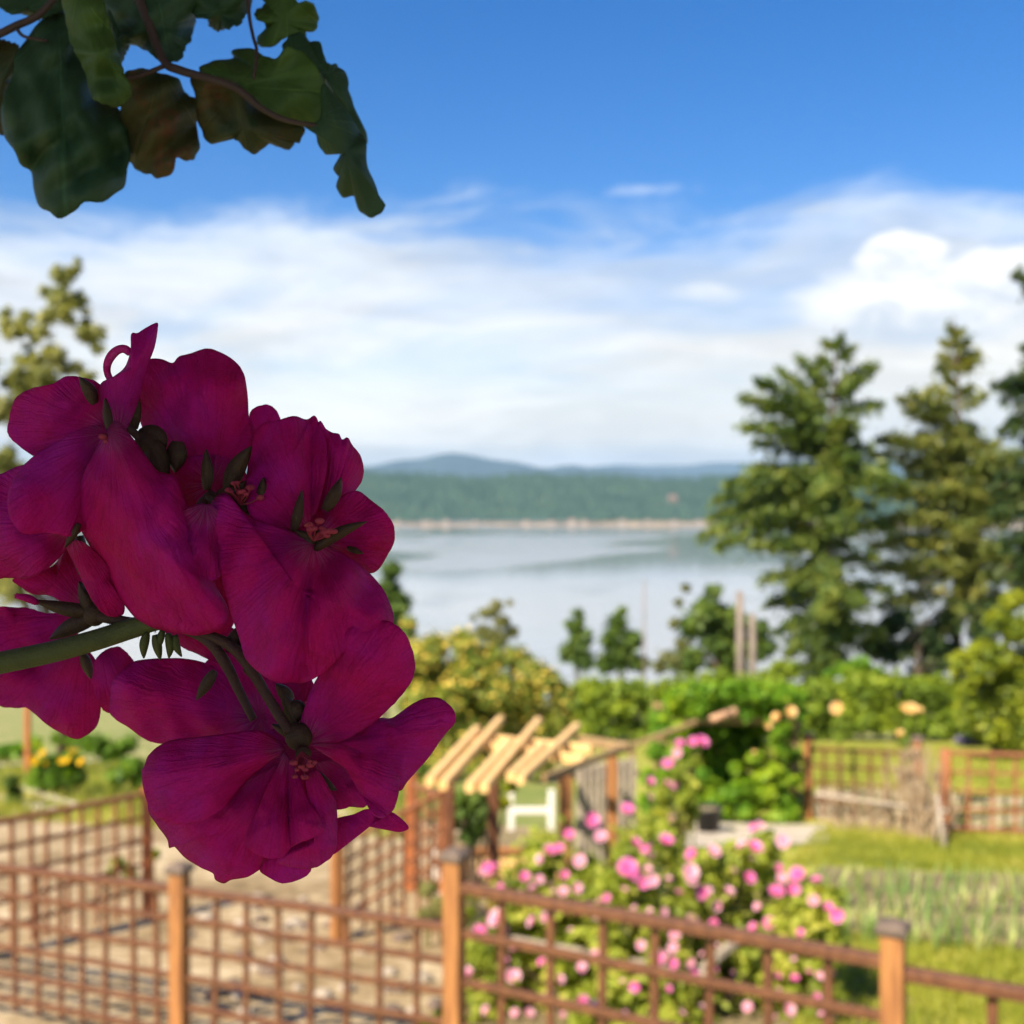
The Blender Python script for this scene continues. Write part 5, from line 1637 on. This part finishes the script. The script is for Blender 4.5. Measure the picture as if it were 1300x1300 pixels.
PET([(355, 972), (338, 978), (295, 1000), (250, 1015), (195, 1015), (189, 1030), (200, 1048), (212, 1064), (215, 1076), (220, 1073), (237, 1090), (255, 1101), (270, 1108), (274, 1117), (284, 1121), (293, 1117), (314, 1113), (328, 1105), (346, 1096), (372, 1085), (385, 1050), (375, 1000)], -1.8, f7, base=(368, 955), tilt=(.8, 1.2), cup=2.2, wave=.8, seed=26, centre=(310, 1050))
PET([(361, 955), (352, 974), (339, 1000), (324, 1034), (311, 1066), (322, 1082), (336, 1089), (356, 1088), (374, 1073), (392, 1066), (411, 1055), (408, 1042), (389, 1010), (375, 975)], -5.0, f7, base=(366, 950), tilt=(-.5, -2.4), cup=2.0, wave=.6, seed=27, fold=(366, 1085))
PET([(388, 990), (403, 978), (416, 998), (426, 1018), (428, 1045), (427, 1072), (420, 1088), (407, 1098), (396, 1102), (380, 1102), (352, 1094), (368, 1078), (395, 1064), (408, 1050), (400, 1025)], -2.6, f7, base=(385, 955), tilt=(1.0, 1.0), cup=2.0, wave=.6, seed=28, centre=(400, 1072))
PET([(330, 1104), (343, 1090), (365, 1086), (393, 1099), (392, 1109), (378, 1117), (359, 1121), (343, 1115)], 1.0, f7, base=(375, 960), tilt=(0, 1.2), cup=1.2, wave=.4, seed=29)
PET([(418, 1045), (448, 1034), (467, 1027), (484, 1035), (496, 1031), (508, 1038), (519, 1051), (505, 1056), (494, 1049), (482, 1045), (470, 1047), (448, 1064), (422, 1085), (405, 1080)], 2.6, f7, base=(395, 965), tilt=(.6, .6), cup=1.0, wave=.3, seed=30, crinkle=.3)
PET([(310, 960), (350, 925), (400, 930), (440, 960), (430, 1005), (395, 1040), (340, 1030)], 3.0, f7, base=(380, 955), cup=1.2, wave=.4, seed=41)
PET([(335, 1055), (380, 1040), (422, 1040), (424, 1078), (385, 1094), (345, 1086)], 2.2, f7, base=(380, 955), cup=.6, wave=.2, seed=43)
PET([(335, 870), (352, 858), (378, 866), (384, 890), (388, 940), (360, 945), (340, 915)], 7.0, f7, base=(375, 930), cup=1.0, wave=.3, seed=42)
PET([(360, 848), (392, 858), (398, 878), (386, 892), (366, 888)], 9.0, f7, base=(375, 930), cup=.5, wave=.2, seed=44)
stamens(f7, (384, 955), (.1, 1), 13, -2.4, 30, 9)

# ------------------------------------------------------------------ leafy sprig hanging in at the top left
DLf = .226
lb = thing('leafy_sprig', P(60, 20, DLf), 'dark sprig of scalloped geranium leaves hanging in at the top left', 'leaves')


def zl(pts, x0):
    return [(x0 + x/4.643, y/4.643) for x, y in pts]


def LF(pts, x0, off, mat, base, seed, **k):
    k.setdefault('wave', 2.1); k.setdefault('cup', 3.4); k.setdefault('toothed', .8)
    return blade('leaf', zl(pts, x0), off, M[mat], lb, base=base, seed=seed, D0=DLf, thick=.00035, crinkle=1.5, **k)


LF([(20, 600), (75, 440), (90, 330), (150, 240), (240, 130), (320, 80), (400, 90), (430, 230), (490, 350), (540, 480), (580, 580), (680, 630), (740, 700), (775, 850), (760, 960), (735, 1080), (690, 1130), (600, 1185), (500, 1195), (440, 1245), (360, 1290), (300, 1250), (240, 1215), (205, 1130), (190, 1020), (130, 980), (90, 900), (50, 830), (15, 740)], 0, 0, 'leafdark', (75, 30), 41, tilt=(3, -2))
LF([(370, -30), (395, 130), (420, 250), (470, 350), (510, 440), (545, 570), (600, 605), (690, 630), (750, 590), (775, 530), (730, 430), (700, 330), (670, 230), (630, 80), (590, -20), (480, -80)], 0, -7, 'leafgreen', (100, -10), 42, tilt=(-4, 1), cup=4)
LF([(560, -40), (640, 120), (690, 200), (770, 255), (860, 300), (930, 345), (1000, 372), (1070, 350), (1085, 290), (1130, 230), (1145, 140), (1155, 60), (1140, -40), (850, -120)], 0, 3, 'leafdark', (215, 78), 43, tilt=(1, -3))
LF([(640, 60), (700, 180), (760, 245), (742, 310), (700, 385), (670, 330), (640, 200)], 0, 2, 'leafdark', (150, 30), 44)
LF([(730, 430), (820, 408), (960, 440), (1040, 460), (1090, 540), (1140, 575), (1180, 640), (1160, 740), (1175, 850), (1150, 930), (1100, 938), (1040, 935), (1020, 1010), (935, 1050), (880, 1020), (810, 1000), (765, 960), (750, 860), (720, 700), (720, 560)], 0, 4, 'leafred', (205, 90), 45, tilt=(2, 3))
LF([(-60, -30), (-20, 20), (0, 45), (60, 80), (130, 80), (200, 110), (250, 112), (330, 80), (410, 40), (410, -50), (180, -90)], 0, 5, 'leafdark', (85, -5), 46)
LF([(-120, 260), (-20, 225), (60, 255), (115, 275), (85, 400), (75, 560), (30, 640), (30, 790), (-40, 760), (-130, 600)], 0, 6, 'leafred', (30, 40), 47)
LF([(-260, 100), (-120, 20), (-40, 60), (-20, 180), (-60, 320), (-180, 340)], 0, 9, 'leafdark', (-60, 20), 60)
LF([(70, -30), (80, 95), (140, 105), (165, 140), (190, 168), (240, 180), (300, 155), (350, 140), (395, 60), (410, -30), (240, -90)], 230, 6, 'leafdark', (317, 5), 48)
LF([(470, -30), (500, 20), (450, 52), (432, 80), (445, 108), (500, 140), (490, 180), (455, 215), (452, 250), (470, 270), (530, 277), (600, 240), (640, 220), (722, 210), (735, 185), (790, 182), (812, 125), (790, 50), (740, 8), (690, 10), (640, -40), (550, -60)], 230, 7, 'leafgreen', (365, -5), 49)
LF([(110, 405), (180, 365), (310, 345), (300, 303), (400, 285), (500, 335), (570, 342), (620, 280), (700, 300), (780, 370), (840, 480), (870, 570), (900, 640), (850, 720), (760, 745), (640, 720), (500, 640), (400, 550), (250, 485), (130, 445)], 230, 1, 'leafgreen', (300, 110), 50, tilt=(-2, -3))
LF([(600, 290), (640, 215), (720, 205), (748, 238), (812, 246), (836, 320), (862, 372), (920, 380), (966, 440), (986, 540), (1030, 660), (1092, 790), (1084, 832), (1000, 750), (920, 610), (840, 500), (770, 380), (690, 310)], 230, 5, 'leafdark', (375, 90), 51, tilt=(3, 0), centre=(860, 450) and (230+860/4.643, 450/4.643))
LF([(830, 500), (930, 600), (1040, 760), (1085, 840), (1090, 960), (1130, 1060), (1170, 1170), (1203, 1215), (1172, 1258), (1120, 1282), (1060, 1252), (1032, 1190), (1020, 1152), (950, 1158), (918, 1095), (935, 1045), (900, 1000), (930, 940), (940, 895), (862, 908), (820, 870), (790, 780), (735, 745), (820, 700)], 230, -2, 'leafdark', (405, 150), 52, tilt=(-3, 3), centre=(230+980/4.643, 900/4.643))
LF([(80, 540), (60, 450), (250, 480), (400, 560), (560, 680), (720, 740), (702, 832), (662, 838), (640, 882), (570, 862), (510, 845), (440, 902), (380, 887), (330, 830), (300, 815), (200, 842), (150, 832), (110, 740), (95, 640)], 230, 3, 'leafred', (300, 115), 53, tilt=(2, 2))
tb = MB()
pxtube(tb, [(150, -60), (185, 20), (207, 76), (228, 89), (262, 99), (300, 112), (330, 136), (362, 152), (405, 160)], [6.5, 6, 5.5, 5.5, 5, 5, 4, 3.4, 2.6], [6, 4, 1.5, 0, -1, -1.5, -1.5, -1.2, -1.5], 10, DLf)
pxtube(tb, [(208, 84), (180, 95), (155, 100), (130, 98)], [3, 3.2, 3, 2], [1, 1, 1, 1], 8, DLf)
pxtube(tb, [(314, -40), (316, 15), (321, 45), (326, 66), (322, 100)], [3, 2.6, 2.4, 2.2, 2], [8, 7, 5, 2, 0], 8, DLf)
pxtube(tb, [(-80, 75), (-20, 52), (20, 33), (50, 18), (85, -20)], [5, 5, 5, 4.5, 4], [8, 8, 7, 6, 5], 8, DLf)
pxtube(tb, [(20, 33), (30, 46), (60, 52)], [2.5, 2.2, 2], [7, 6, 5], 8, DLf)
fix_uv(tb.build('twig', M['twig'], lb, True))
